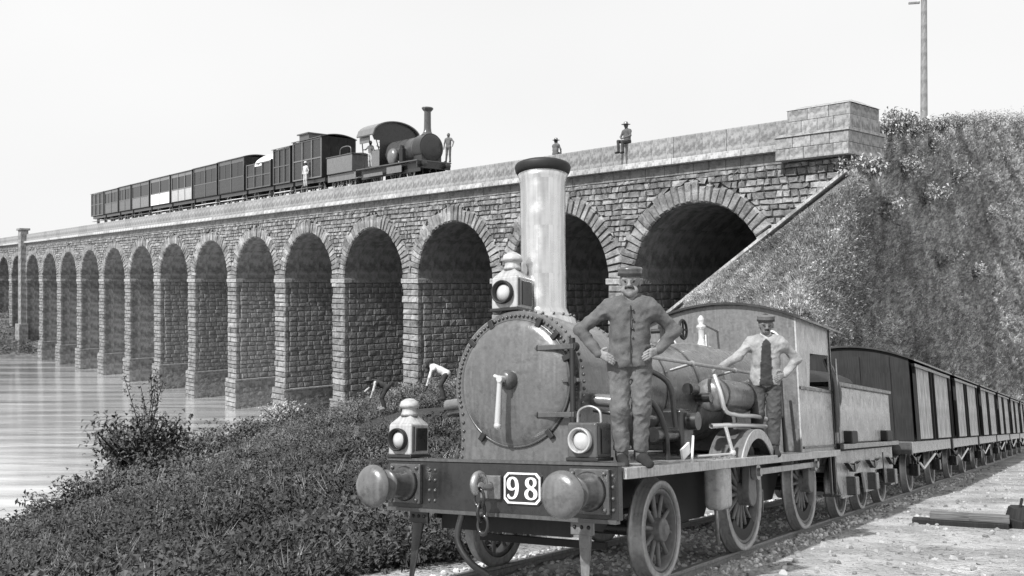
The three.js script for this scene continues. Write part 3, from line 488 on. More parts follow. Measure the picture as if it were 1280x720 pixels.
  // handrails
  for (const s of [-1, 1]) {
    mesh('handrail', [rod(V(s * 0.80, 1.96, -0.95), V(s * 0.80, 1.96, -5.5), 0.019), ...[-1.3, -2.6, -3.9, -5.1].map(z => rod(V(s * 0.56, 1.9, z), V(s * 0.80, 1.96, z), 0.016)), ...[-1.3, -2.6, -3.9, -5.1].map(z => new THREE.SphereGeometry(0.033, 10, 8).translate(s * 0.80, 1.96, z))], M.steel, loco);
    // horizontal air reservoir slung beside the boiler
    const rs = part('reservoir', loco);
    mesh('reservoir_barrel', axZ(lathe([[0, -0.62], [0.10, -0.61], [0.165, -0.57], [0.175, -0.52], [0.175, 0.52], [0.165, 0.57], [0.10, 0.61], [0, 0.62]], 28)).translate(s * 0.80, 1.66, -3.62), M.lightPaint, rs);
    mesh('reservoir_strap', [-3.2, -4.05].map(z => axZ(cyl(0.181, 0.181, 0.05, 28, true)).translate(s * 0.80, 1.66, z)), M.darkPaint, rs);
    for (const g of [tube([[s * 0.9, 1.86, -2.95], [s * 0.97, 1.66, -2.93], [s * 0.98, 1.5, -3.0], [s * 0.99, 1.45, -3.3], [s * 0.99, 1.44, -4.0], [s * 0.98, 1.4, -4.7]], 0.024), tube([[s * 0.9, 1.33, -2.8], [s * 0.98, 1.34, -3.2], [s * 1.0, 1.33, -4.3]], 0.026)]) mesh('pipe', g, M.brass, loco);
    mesh('stay_rod', [rod(V(s * 1.0, 1.32, -2.95), V(s * 1.03, 1.06, -3.05), 0.02), rod(V(s * 1.03, 1.05, -3.05), V(s * 0.9, 1.04, -2.4), 0.012), new THREE.SphereGeometry(0.035, 10, 8).translate(s * 1.03, 1.06, -3.05)], M.brass, loco);
    // splashers
    for (const [z, open] of [[-3.7, 1], [-6.12, 0]]) {
      if (z < -5 ) continue;
      const sp = part('splasher', loco), g = new THREE.CylinderGeometry(0.68, 0.68, 0.34, 36, 1, true, 0, Math.PI); // half hoop
      g.rotateZ(Math.PI / 2).rotateX(0); const h = new THREE.Shape(); h.absarc(0, 0, 0.69, 0.575, Math.PI - 0.575); h.absarc(0, 0, 0.67, Math.PI - 0.575, 0.575, true); h.closePath();
      const face = new THREE.Shape(); face.absarc(0, 0, 0.69, 0.60, Math.PI - 0.60); face.absarc(0, 0, 0.59, Math.PI - 0.66, 0.66, true); face.closePath();
      mesh('splasher_hoop', extr(h, 0.36, 0, 28).rotateY(-Math.PI / 2).translate(s > 0 ? 1.09 : -0.73, 0.61, z), M.lightPaint, sp);
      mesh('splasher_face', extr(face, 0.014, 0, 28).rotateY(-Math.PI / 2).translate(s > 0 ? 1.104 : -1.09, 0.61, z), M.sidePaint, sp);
    }
    mesh('side_column', [rbx(s * 0.86 - 0.07, s * 0.86 + 0.07, 1.33, 1.82, -4.62, -4.42, 0.05)], M.lightPaint, loco);
    mesh('ash_flap', [TR(new THREE.BoxGeometry(0.02, 0.10, 0.2), s * 0.98, 1.10, -1.9, 0.35), rod(V(s * 1.02, 1.01, -1.95), V(s * 1.02, 1.24, -2.0), 0.012)], M.white, loco);
    mesh('mechanical_lubricator', [rbx(s * 0.7 - 0.12, s * 0.7 + 0.12, 1.06, 1.5, -2.55, -2.25, 0.04), axX(cyl(0.09, 0.09, 0.14, 16)).translate(s * 0.85, 1.38, -2.4), axX(cyl(0.05, 0.05, 0.16, 12)).translate(s * 0.85, 1.62, -2.75), axZ(cyl(0.06, 0.06, 0.2, 12)).translate(s * 0.78, 1.7, -2.6), axZ(cyl(0.07, 0.07, 0.5, 12)).translate(s * 0.72, 1.25, -2.0)], M.darkPaint, loco);
    for (const g of [tube([[s * 0.56, 1.62, -1.6], [s * 0.72, 1.55, -1.75], [s * 0.78, 1.3, -1.9], [s * 0.78, 1.02, -1.95]], 0.03), tube([[s * 0.5, 1.9, -2.1], [s * 0.7, 1.75, -2.2], [s * 0.74, 1.4, -2.25], [s * 0.76, 1.05, -2.3]], 0.03)]) mesh('pipe', g, M.darkPaint, loco);
    mesh('handrail', tube([[s * 0.66, 1.46, -0.7], [s * 0.86, 1.43, -0.7], [s * 0.86, 1.43, -1.0], [s * 0.86, 1.4, -1.5]], 0.02), M.darkPaint, loco);
    mesh('feed_pipe', [rod(V(s * 0.62, 1.55, -0.75), V(s * 0.95, 1.52, -0.8), 0.055, 0.055, 12)], M.lightPaint, loco);
  }
  // cab: weatherboard, side sheets, roof
  const CF = -5.55, CR = -7.25, roofY = x => 2.73 + 0.23 * (1 - (x / 1.08) ** 2);
  const cab = part('cab', loco), wbS = new THREE.Shape(); wbS.moveTo(-1.05, 1.01); wbS.lineTo(1.05, 1.01); for (let k = 0; k <= 20; k++) { const x = lerp(1.05, -1.05, k / 20); wbS.lineTo(x, roofY(x) - 0.01); } wbS.closePath();
  for (const s of [-1, 1]) wbS.holes.push(new THREE.Path([...Array(20)].map((_, k) => new THREE.Vector2(s * 0.72 + 0.14 * Math.cos(k / 20 * 6.283), 2.42 + 0.14 * Math.sin(k / 20 * 6.283)))));
  mesh('weatherboard', extr(wbS, 0.02, 0, 4).translate(0, 0, CF - 0.02), M.lightPaint, cab);
  for (const s of [-1, 1]) { mesh('spectacle_ring', new THREE.TorusGeometry(0.145, 0.016, 8, 28).translate(s * 0.72, 2.42, CF + 0.006), M.brass, cab); mesh('spectacle_glass', axZ(cyl(0.14, 0.14, 0.006, 24)).translate(s * 0.72, 2.42, CF - 0.01), M.glassDark, cab); }
  for (const s of [-1, 1]) {
    const sh = poly([[CF, 1.01], [CR, 1.01], [CR, 2.72], [CF, 2.72]]); const wn = [[CF - 0.52, 1.86], [CF - 0.62, 2.30], [CR + 0.06, 2.34], [CR + 0.06, 1.84]]; sh.holes.push(new THREE.Path(wn.map(p => new THREE.Vector2(...p))));
    const g = extr(sh, 0.02); g.rotateY(-Math.PI / 2).translate(s * 1.06 + (s > 0 ? 0.01 : 0.01), 0, 0);
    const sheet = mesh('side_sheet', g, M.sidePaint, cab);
    mesh('beading', [rbx(s * 1.08 - 0.012, s * 1.08 + 0.012, 1.80, 1.84, CR, CF, 0.006), rbx(s * 1.08 - 0.01, s * 1.08 + 0.01, 1.05, 1.08, CR + 0.04, CF - 0.04, 0.005), rbx(s * 1.08 - 0.012, s * 1.08 + 0.012, 1.02, 2.71, CR - 0.01, CR + 0.03, 0.006)], M.darkPaint, sheet);
    mesh('hand_pillar', [rod(V(s * 1.14, 1.1, CR - 0.05), V(s * 1.14, 2.3, CR - 0.05), 0.016)], M.steel, cab);
  }
  const rs = [], top = [], bot = []; for (let k = 0; k <= 20; k++) { const x = lerp(-1.15, 1.15, k / 20); top.push([x, roofY(x) + 0.03]); bot.push([x, roofY(x)]); }
  mesh('cab_roof', extr(poly([...top, ...bot.reverse()]), Math.abs(CR - CF) + 0.62).translate(0, 0, CR - 0.55), M.darkPaint, cab);
  mesh('cab_rear_posts', [rod(V(1.04, 2.3, CR), V(1.04, 2.73, CR), 0.02)], M.steel, cab);
  mesh('backhead', [rbx(-0.6, 0.6, 1.05, 2.2, -5.66, -5.58, 0.03), axZ(cyl(0.12, 0.12, 0.08, 20)).translate(0.2, 2.1, -5.7), axZ(cyl(0.09, 0.09, 0.08, 20)).translate(-0.25, 2.05, -5.7), rod(V(0, 1.9, -5.7), V(0.45, 2.0, -5.8), 0.02)], M.black, cab);
  mesh('cab_floor', bx(-1.1, 1.1, 0.95, 0.984, -7.3, -5.6), M.woodDark, cab);
  mesh('lever', rod(V(0.98, 1.02, -5.1), V(0.93, 1.9, -5.25), 0.02), M.black, loco);
  // rear steps
  for (const s of [-1, 1]) mesh('footstep', [bx(s * 1.1 - 0.12, s * 1.1 + 0.12, 0.38, 0.41, -7.05, -6.8), bx(s * 1.1 - 0.015, s * 1.1 + 0.015, 0.38, 0.98, -7.06, -7.03), bx(s * 1.1 - 0.015, s * 1.1 + 0.015, 0.38, 0.98, -6.82, -6.79)], M.midPaint, loco);
}
// ---------------------------------------------------------------- three oil lamps on the engine
function oilLamp(x, y, z, k, label, dark) {
  const o = thing('oil_lamp', label, 'lamp', 'oil lamps on the near engine'); onTrack(o, x, y, z);
  const mt = dark ? M.midPaint : M.sidePaint, w = 0.135 * k, body = mesh('lamp_body', [rbx(-w, w, 0.02, 0.31 * k, -w, w, 0.02)], mt, o);
  mesh('lamp_foot', rbx(-w * 1.08, w * 1.08, -0.0, 0.03, -w * 1.08, w * 1.08, 0.008), M.darkPaint, body);
  mesh('lens_bezel', axZ(lathe([[0.062 * k, 0.0], [0.098 * k, 0.0], [0.104 * k, 0.03], [0.104 * k, 0.055], [0.094 * k, 0.062], [0.084 * k, 0.05], [0.078 * k, 0.01]], 32)).translate(0, 0.165 * k, w - 0.005), dark ? M.sidePaint : M.black, body);
  mesh('lens', new THREE.SphereGeometry(0.09 * k, 24, 10, 0, Math.PI * 2, 0, Math.PI * 0.36).rotateX(Math.PI / 2).translate(0, 0.165 * k, w - 0.045 * k), M.lens, body);
  mesh('hinge', [rod(V(w + 0.004, 0.05, w - 0.03), V(w + 0.004, 0.28 * k, w - 0.03), 0.012), rbx(w, w + 0.012, 0.06, 0.27 * k, -w * 0.7, w * 0.45, 0.004)], M.darkPaint, body);
  if (!dark) {
    mesh('lamp_top', [TR(new THREE.CylinderGeometry(w * 0.62, w * 1.3, 0.075 * k, 4).rotateY(Math.PI / 4), 0, 0.345 * k, 0)], mt, body);
    mesh('lamp_vent', [lathe([[0, 0], [w * 0.6, 0], [w * 0.56, 0.03 * k], [w * 0.5, 0.05 * k], [w * 0.5, 0.08 * k], [w * 0.66, 0.085 * k], [w * 0.68, 0.105 * k], [w * 0.6, 0.14 * k], [w * 0.3, 0.165 * k], [0, 0.172 * k]], 24).translate(0, 0.375 * k, 0)], mt, body);
  } else mesh('lamp_handle', tube([[-w * 0.8, 0.31 * k, 0], [-w * 0.7, 0.40 * k, 0], [0, 0.44 * k, 0], [w * 0.7, 0.40 * k, 0], [w * 0.8, 0.31 * k, 0]], 0.012), M.steel, body);
  return o;
}
oilLamp(-0.13, 2.335, -0.66, 1.02, 'white oil lamp on top of the smokebox, before the chimney');
oilLamp(-0.99, 1.052, -0.28, 0.96, 'white oil lamp standing on the outer end of the buffer beam');
oilLamp(0.775, 1.052, -0.40, 0.98, 'dark square oil lamp on the buffer beam below the smokebox hinges', true);
// lamp bracket under the top lamp
mesh('lamp_bracket', [bx(-0.2, -0.06, 2.26, 2.335, -0.74, -0.58)], M.darkPaint, loco);
// ---------------------------------------------------------------- tender and wagons of the lower train
{
  const t = thing('tender', 'pale tender coupled behind the cab of the near locomotive', 'tender'); onTrack(t, 0, 0, -7.35);
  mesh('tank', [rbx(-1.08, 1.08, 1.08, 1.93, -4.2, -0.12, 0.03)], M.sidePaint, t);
  mesh('tank_rim', [rbx(-1.12, 1.12, 1.92, 1.985, -4.24, -0.08, 0.012)], M.darkPaint, t);
  mesh('coal', (() => { const g = new THREE.IcosahedronGeometry(0.9, 3).scale(0.95, 0.35, 1.9), p = g.attributes.position; for (let i = 0; i < p.count; i++) { const n = 1 + 0.22 * fbm(p.getX(i) * 6, p.getY(i) * 6, p.getZ(i) * 6); p.setXYZ(i, p.getX(i) * n, p.getY(i) * n, p.getZ(i) * n); } g.computeVertexNormals(); return g.translate(0, 1.98, -2.3); })(), M.black, t);
  for (const s of [-1, 1]) {
    const fs = poly([[-0.05, 1.07], [-4.35, 1.07], [-4.35, 0.62], [-4.1, 0.32], [-3.7, 0.32], [-3.55, 0.62], [-2.75, 0.62], [-2.6, 0.30], [-1.9, 0.30], [-1.75, 0.62], [-1.15, 0.62], [-1.0, 0.30], [-0.3, 0.30], [-0.05, 0.55]]);
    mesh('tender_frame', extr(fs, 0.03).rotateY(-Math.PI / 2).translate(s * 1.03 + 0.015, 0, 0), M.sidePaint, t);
    for (const z of [-0.72, -2.2, -3.85]) { mesh('axle_box', [rbx(s * 1.1 - 0.08, s * 1.1 + 0.08, 0.33, 0.60, z - 0.12, z + 0.12, 0.02)], M.midPaint, t); leafSpring(t, s * 1.12, 0.76, z, 0.8); wheel(t, 0.43, 10, s * 0.855, z, s); }
    mesh('step', [bx(s * 1.12 - 0.12, s * 1.12 + 0.12, 0.36, 0.39, -3.3, -2.95), bx(s * 1.1, s * 1.12, 0.36, 0.9, -3.14, -3.11)], M.midPaint, t);
    mesh('toolbox', [rbx(s * 1.1 - 0.1, s * 1.1 + 0.1, 1.085, 1.27, -0.85, -0.45, 0.02), rbx(s * 1.1 - 0.1, s * 1.1 + 0.1, 1.085, 1.27, -3.7, -3.2, 0.03)], M.black, t);
    mesh('valance', [rbx(s * 1.14 - 0.03, s * 1.14 + 0.03, 1.01, 1.085, -4.35, -0.03, 0.008)], M.lightPaint, t);
  }
  for (const z of [-0.72, -2.2, -3.85]) axle(t, 0.43, z);
  mesh('floor', bx(-1.1, 1.1, 0.98, 1.075, -4.35, -0.03), M.woodDark, t);
  mesh('rear_coil', [tube([[1.0, 2.3, 0.02], [1.1, 2.0, 0.05], [1.12, 1.6, 0.06], [1.1, 1.25, 0.03]], 0.05), tube([[1.05, 2.2, -0.04], [1.16, 1.8, 0.0], [1.1, 1.5, 0.02]], 0.035)], M.midPaint, t);
  mesh('drawbar', bx(-0.1, 0.1, 0.72, 0.86, -5.3, -4.3), M.black, t);
}
function boxWagon(z0, L, label) {
  const w = thing('box_wagon', label, 'wagon', 'box wagons of the lower train'); onTrack(w, 0, 0, z0);
  const H0 = 1.06, H1 = 2.62, hw = 1.27;
  mesh('body', bx(-hw + 0.06, hw - 0.06, H0, H1, -L + 0.04, -0.04), M.woodDark, w);
  for (const s of [-1, 1]) {
    const r = rngOf(Math.round(z0 * -10) + s + 3);
    for (const [a, b] of [[0.06, 0.42], [0.50, 0.95]]) {
      const gs = [], n = Math.round((b - a) * L / 0.24); for (let k = 0; k < n; k++) gs.push(rbx(s * hw - 0.03, s * hw + r() * 0.008, H0 + 0.03, H1 - 0.1, -(a + (b - a) * (k + 1) / n) * L + 0.008, -(a + (b - a) * k / n) * L - 0.008, 0.006));
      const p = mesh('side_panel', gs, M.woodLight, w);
      for (const q of [-a * L + 0.02, -b * L - 0.02]) mesh('stanchion', rbx(s * hw - 0.02, s * hw + 0.05, H0, H1 - 0.05, q - 0.04, q + 0.04, 0.01), M.woodDark, w);
    }
    mesh('door_rail', [bx(s * hw, s * hw + 0.06, H1 - 0.1, H1 - 0.04, -L * 0.97, -L * 0.03)], M.darkPaint, w);
    mesh('solebar', [rbx(s * 1.16 - 0.05, s * 1.16 + 0.05, 0.82, 1.05, -L, 0, 0.012)], M.sidePaint, w);
    for (const z of [-L * 0.22, -L * 0.78]) { wheel(w, 0.44, 8, s * 0.855, z, s); mesh('axle_box', [rbx(s * 1.02 - 0.09, s * 1.02 + 0.09, 0.34, 0.58, z - 0.11, z + 0.11, 0.02), bx(s * 1.02 - 0.02, s * 1.02 + 0.02, 0.4, 0.84, z - 0.2, z - 0.15), bx(s * 1.02 - 0.02, s * 1.02 + 0.02, 0.4, 0.84, z + 0.15, z + 0.2)], M.darkPaint, w); leafSpring(w, s * 1.06, 0.7, z, 0.95); }
    mesh('brake_lever', [rod(V(s * 1.22, 0.75, -L * 0.5), V(s * 1.22, 0.5, -L * 0.2), 0.022), rod(V(s * 1.22, 0.5, -L * 0.2), V(s * 1.22, 0.62, -L * 0.12), 0.022)], M.white, w);
  }
  for (const z of [-L * 0.22, -L * 0.78]) axle(w, 0.44, z);
  const top = [], bot = []; for (let k = 0; k <= 18; k++) { const x = lerp(-1.36, 1.36, k / 18), y = 2.62 + 0.32 * (1 - (x / 1.36) ** 2); top.push([x, y + 0.035]); bot.push([x, y]); }
  mesh('roof', extr(poly([...top, ...bot.slice().reverse()]), L + 0.12).translate(0, 0, -L - 0.06), M.darkPaint, w);
  const end = new THREE.Shape(); end.moveTo(-hw + 0.03, H0); end.lineTo(hw - 0.03, H0); for (let k = 18; k >= 0; k--) { const x = lerp(-hw + 0.03, hw - 0.03, k / 18); end.lineTo(x, 2.62 + 0.32 * (1 - (x / 1.36) ** 2) - 0.01); } end.closePath();
  for (const z of [-0.05, -L + 0.01]) { const e = mesh('end_wall', extr(end, 0.04).translate(0, 0, z), M.woodDark, w); mesh('end_post', [-0.85, -0.28, 0.28, 0.85].map(x => rbx(x - 0.05, x + 0.05, H0, 2.74, z - 0.02, z + 0.08, 0.01)), M.woodDark, e); }
  mesh('headstock', [rbx(-1.2, 1.2, 0.80, 1.05, -0.08, 0.06, 0.012), rbx(-1.2, 1.2, 0.80, 1.05, -L - 0.06, -L + 0.08, 0.012)], M.midPaint, w);
  for (const s of [-1, 1]) { mesh('buffer', [axZ(lathe([[0, 0], [0.1, 0], [0.08, 0.12], [0.05, 0.13], [0.05, 0.24], [0.15, 0.25], [0.15, 0.28], [0, 0.3]], 16)).translate(s * 0.9, 0.9, 0.06), axZ(lathe([[0, 0], [0.1, 0], [0.08, 0.12], [0.05, 0.13], [0.05, 0.24], [0.15, 0.25], [0.15, 0.28], [0, 0.3]], 16)).rotateY(Math.PI).translate(s * 0.9, 0.9, -L - 0.06)], M.darkPaint, w); }
  mesh('drawbar', bx(-0.06, 0.06, 0.86, 0.94, -0.3, 0.5), M.black, w);
  return w;
}
{
  const word = ['first', 'second', 'third', 'fourth', 'fifth', 'sixth'];
  let z = -12.95; for (let k = 0; k < 6; k++) { const L = k ? 5.75 : 5.6; boxWagon(z, L, word[k] + ' pale box wagon behind the tender of the near locomotive'); z -= L + 0.62; }
}
// ---------------------------------------------------------------- the train on the viaduct
const RY = 6.45, TV = 2.39;                                                        // rail level, centre line behind the face
function onViaduct(o, u) { o.position.copy(viaW(u, RY, TV)); o.rotation.y = viaRot; return o; }
function plainWheels(parent, xs, R, z = 0.9) { for (const s of [-1, 1]) for (const x of xs) { const w = part('wheel', parent); mesh('tyre', new THREE.TorusGeometry(R - 0.05, 0.055, 8, 28).translate(x, R, s * z), M.tyre, w); mesh('spokes', [0, 1, 2, 3].map(k => box(0.06, R * 1.8, 0.05, x, R, s * z, 0, 0, k * Math.PI / 4)).concat([axZ(cyl(0.12, 0.12, 0.16, 12)).translate(x, R, s * z)]), M.darkPaint, w); } }
{
  const e = thing('steam_locomotive', 'dark steam locomotive with round smokebox front on top of the viaduct', 'locomotive'); onViaduct(e, 46.2); e.scale.x = 0.8;   // local x towards its front, z to the viewer
  mesh('buffer_beam', rbx(-0.2, -0.05, 0.75, 1.2, -1.35, 1.35, 0.015), M.darkPaint, e);
  for (const s of [-1, 1]) mesh('buffer', axX(lathe([[0, 0], [0.14, 0], [0.11, 0.3], [0.2, 0.32], [0.2, 0.38], [0, 0.42]], 20)).translate(-0.05, 1.0, s * 0.95), M.darkPaint, e);
  mesh('running_board', [rbx(-9.2, 0.0, 1.18, 1.26, -1.4, 1.4, 0.01)], M.midPaint, e);
  mesh('frame', [bx(-9, -0.2, 0.55, 1.18, 0.98, 1.02), bx(-9, -0.2, 0.55, 1.18, -1.02, -0.98)], M.darkPaint, e);
  mesh('outside_frame_panel', [rbx(-4.6, -2.4, 0.62, 1.1, 1.22, 1.28, 0.01), rbx(-8.2, -5.2, 0.62, 0.85, 1.22, 1.28, 0.01)], M.lightPaint, e);
  const cy = 2.15;
  const sbx = mesh('smokebox', [axX(cyl(0.95, 0.95, 1.1, 40)).translate(-0.95, cy, 0), bx(-1.5, -0.4, 1.26, 2.0, -0.8, 0.8)], M.darkPaint, e);
  mesh('smokebox_door', axX(lathe([[0.86, 0], [0.8, 0.05], [0.5, 0.1], [0, 0.13]], 40)).translate(-0.4, cy, 0), M.darkPaint, sbx);
  mesh('chimney', lathe([[0.46, 0], [0.36, 0.12], [0.28, 0.25], [0.25, 0.5], [0.24, 1.55], [0.27, 1.58], [0.40, 1.72], [0.42, 1.8], [0.36, 1.84], [0.2, 1.84], [0.2, 0.2]], 28).translate(-0.95, 3.02, 0), M.midPaint, e);
  mesh('boiler', axX(cyl(0.86, 0.86, 4.2, 40)).translate(-3.5, cy, 0), M.midPaint, e);
  for (const x of [-1.9, -2.9, -3.9]) mesh('boiler_band', axX(cyl(0.872, 0.872, 0.08, 40, true)).translate(x, cy, 0), M.midPaint, e);
  mesh('side_tank', [TR(new THREE.SphereGeometry(0.62, 20, 14).scale(1, 0.95, 0.5), -4.0, 1.75, 1.1)], M.lightPaint, e);
  mesh('sandbox', [rbx(-2.75, -2.25, 1.26, 2.2, 1.0, 1.3, 0.06), axZ(cyl(0.16, 0.16, 0.2, 16)).translate(-2.5, 2.25, 1.15)], M.black, e);
  const rf = x => 3.35 + 1.05 * Math.sqrt(Math.max(0, 1 - (x / 2.0) ** 2)), top = [], wb = new THREE.Shape();
  for (let k = 0; k <= 24; k++) { const x = lerp(-2.0, 2.0, k / 24); top.push([x, rf(x)]); }
  const cab = part('cab', e), roofS = poly([...top, ...top.slice().reverse().map(([x, y]) => [x * 0.965, y - 0.06])]);
  mesh('cab_roof', extr(roofS, 2.6).rotateY(Math.PI / 2).translate(-7.9, 0, 0), M.lightPaint, cab);
  const fp = poly([[-1.75, 3.0], [1.75, 3.0], ...top.slice().reverse().map(([x, y]) => [x * 0.95, y - 0.05])]); mesh('weatherboard', extr(fp, 0.04).rotateY(Math.PI / 2).translate(-5.6, 0, 0), M.darkPaint, cab);
  mesh('weatherboard_lower', [bx(-5.6, -5.56, 1.26, 3.0, -1.3, 1.3)], M.darkPaint, cab);
  mesh('cab_side', [rbx(-6.7, -5.55, 1.26, 2.35, 1.3, 1.36, 0.01), rbx(-6.7, -5.55, 1.26, 2.35, -1.36, -1.3, 0.01), rbx(-7.9, -6.4, 2.9, 3.45, 1.66, 1.74, 0.01)], M.lightPaint, cab);
  mesh('cab_post', [1, -1].flatMap(s => [rod(V(-7.8, 1.26, s * 1.4), V(-7.8, 3.4, s * 1.62), 0.04), rod(V(-5.6, 2.3, s * 1.33), V(-5.6, 3.1, s * 1.6), 0.04)]), M.darkPaint, cab);
  plainWheels(e, [-1.7], 0.55, 0.9); plainWheels(e, [-3.9, -6.6], 0.8, 0.9);
  const t = thing('tender', 'small pale tender behind the dark locomotive on the viaduct', 'tender'); onViaduct(t, 53.8); t.scale.x = 0.9;
  mesh('tank', [rbx(-4.3, -0.4, 1.25, 2.45, -1.35, 1.35, 0.03)], M.lightPaint, t); mesh('tank_rim', rbx(-4.35, -0.35, 2.45, 2.52, -1.4, 1.4, 0.01), M.midPaint, t);
  mesh('frame', [bx(-4.5, -0.2, 0.7, 1.2, 1.1, 1.15), bx(-4.5, -0.2, 0.7, 1.2, -1.15, -1.1)], M.lightPaint, t); plainWheels(t, [-1.1, -2.4, -3.7], 0.5);
  mesh('rail_guard', [tube([[-0.6, 2.5, 1.3], [-0.7, 2.95, 1.3], [-2.2, 2.95, 1.3], [-2.3, 2.5, 1.3]], 0.035), tube([[-0.6, 2.5, -1.3], [-0.7, 2.95, -1.3], [-2.2, 2.95, -1.3], [-2.3, 2.5, -1.3]], 0.035)], M.lightPaint, t);
  mesh('coal', (() => { const g = new THREE.IcosahedronGeometry(1, 3).scale(1.7, 0.35, 1.1), p = g.attributes.position; for (let i = 0; i < p.count; i++) { const n = 1 + 0.22 * fbm(p.getX(i) * 5, p.getY(i) * 5, p.getZ(i) * 5); p.setXYZ(i, p.getX(i) * n, p.getY(i) * n, p.getZ(i) * n); } g.computeVertexNormals(); return g.translate(-2.4, 2.45, 0); })(), M.black, t);
  mesh('drawbar', bx(-0.9, 0.6, 0.85, 1.0, -0.08, 0.08), M.black, t);
}
// carriage: o.light lower panels, o.win windows per side, o.open compartments, o.h height, o.load tarpaulin
function carriage(name, u, L, label, cat, o) {
  const c = thing(name, label, cat, 'vehicles of the train on the viaduct'); onViaduct(c, u);
  const H0 = 1.15, H1 = (o.h || 3.85) + 0.2, hw = 1.45, mb = o.body || M.darkPaint;
  mesh('underframe', [rbx(-L, 0, 0.85, 1.14, 1.1, 1.22, 0.01), rbx(-L, 0, 0.85, 1.14, -1.22, -1.1, 0.01), bx(-L, -L + 0.15, 0.85, 1.14, -1.1, 1.1), bx(-0.15, 0, 0.85, 1.14, -1.1, 1.1)], o.under || M.midPaint, c);
  plainWheels(c, [-L * 0.2, -L * 0.8], 0.5);
  for (const s of [-1, 1]) mesh('footboard', bx(-L * 0.96, -L * 0.04, 0.5, 0.54, s * 1.25 - 0.14, s * 1.25 + 0.14), o.foot || M.lightPaint, c);
  mesh('floor', bx(-L + 0.02, -0.02, 1.141, 1.2, -hw, hw), M.woodDark, c);
  if (o.win) {
    const n = o.win, sill = H0 + (H1 - H0) * 0.42, head = H1 - 0.35;
    for (const s of [-1, 1]) {
      mesh('lower_panel', [...Array(n)].map((_, k) => rbx(-L + 0.06 + k * (L - 0.12) / n + 0.03, -L + 0.06 + (k + 1) * (L - 0.12) / n - 0.03, H0 + 0.05, sill, s * hw - 0.04, s * hw, 0.01)), o.light || mb, c);
      mesh('waist_rail', rbx(-L + 0.04, -0.04, sill, sill + 0.1, s * hw - 0.05, s * hw + 0.02, 0.01), o.rail || M.midPaint, c);
      mesh('head_panel', rbx(-L + 0.04, -0.04, head, H1, s * hw - 0.05, s * hw, 0.01), o.rail || M.midPaint, c);
      for (let k = 0; k <= n; k++) { const x = -L + 0.08 + k * (L - 0.16) / n; mesh('post', rbx(x - 0.06, x + 0.06, H0, H1, s * hw - 0.06, s * hw + 0.03, 0.01), o.rail || M.midPaint, c); }
      for (let k = 0; k < n; k++) { const x = -L + 0.08 + (k + 0.5) * (L - 0.16) / n, w = (L - 0.16) / n / 2 - 0.07; if (!o.open) mesh('window_pane', bx(x - w, x + w, sill + 0.1, head, s * hw - 0.04, s * hw - 0.03), M.glassDark, c); if (o.mullion) mesh('mullion', rbx(x - 0.03, x + 0.03, sill + 0.1, head, s * hw - 0.05, s * hw - 0.005, 0.005), o.rail || M.midPaint, c); }
    }
    mesh('inner_partition', [bx(-L + 0.1, -0.1, H0, H1 - 0.1, -0.06, 0.06), ...[...Array(n + 1)].map((_, k) => { const x = -L + 0.08 + k * (L - 0.16) / n; return bx(x - 0.03, x + 0.03, H0, H1 - 0.1, -hw + 0.1, hw - 0.1); })], M.darkPaint, c);
  } else {
    mesh('body', bx(-L + 0.06, -0.06, H0, H1, -hw + 0.05, hw - 0.05), mb, c);
    for (const s of [-1, 1]) { for (const x of [-L + 0.1, -L * 0.66, -L * 0.34, -0.1]) mesh('post', rbx(x - 0.06, x + 0.06, H0, H1, s * hw - 0.06, s * hw + 0.02, 0.01), o.rail || M.midPaint, c); for (const y of [H0 + 0.06, (H0 + H1) / 2, H1 - 0.06]) mesh('side_rail', rbx(-L + 0.05, -0.05, y - 0.05, y + 0.05, s * hw - 0.06, s * hw + 0.005, 0.01), o.rail || mb, c); }
  }
  for (const x of [-0.06, -L + 0.02]) mesh('end_wall', [bx(x, x + 0.04, H0, H1 + 0.1, -hw + 0.02, hw - 0.02), ...[-0.8, 0, 0.8].map(z => bx(x - 0.02, x + 0.06, H0, H1, z - 0.04, z + 0.04))], o.end || M.woodDark, c);
  if (!o.load) { const top = [], bot = []; for (let k = 0; k <= 14; k++) { const z = lerp(-hw - 0.1, hw + 0.1, k / 14), y = H1 + 0.28 * (1 - (z / (hw + 0.1)) ** 2); top.push([z, y + 0.06]); bot.push([z, y]); } mesh('roof', extr(poly([...top, ...bot.reverse()]), L + 0.1).rotateY(Math.PI / 2).translate(-L - 0.05, 0, 0), o.roof || M.midPaint, c); }
  for (const x of [0, -L]) for (const s of [-1, 1]) mesh('buffer', axX(lathe([[0, 0], [0.1, 0], [0.08, 0.16], [0.16, 0.18], [0.16, 0.24], [0, 0.26]], 12)).rotateY(x ? Math.PI : 0).translate(x, 1.0, s * 0.9), M.black, c);
  mesh('drawbar', bx(-0.1, 0.45, 0.95, 1.05, -0.06, 0.06), M.black, c);
  return c;
}
const uOf = x => (48473 / (x + 340) - sT * 32.9) / cT;
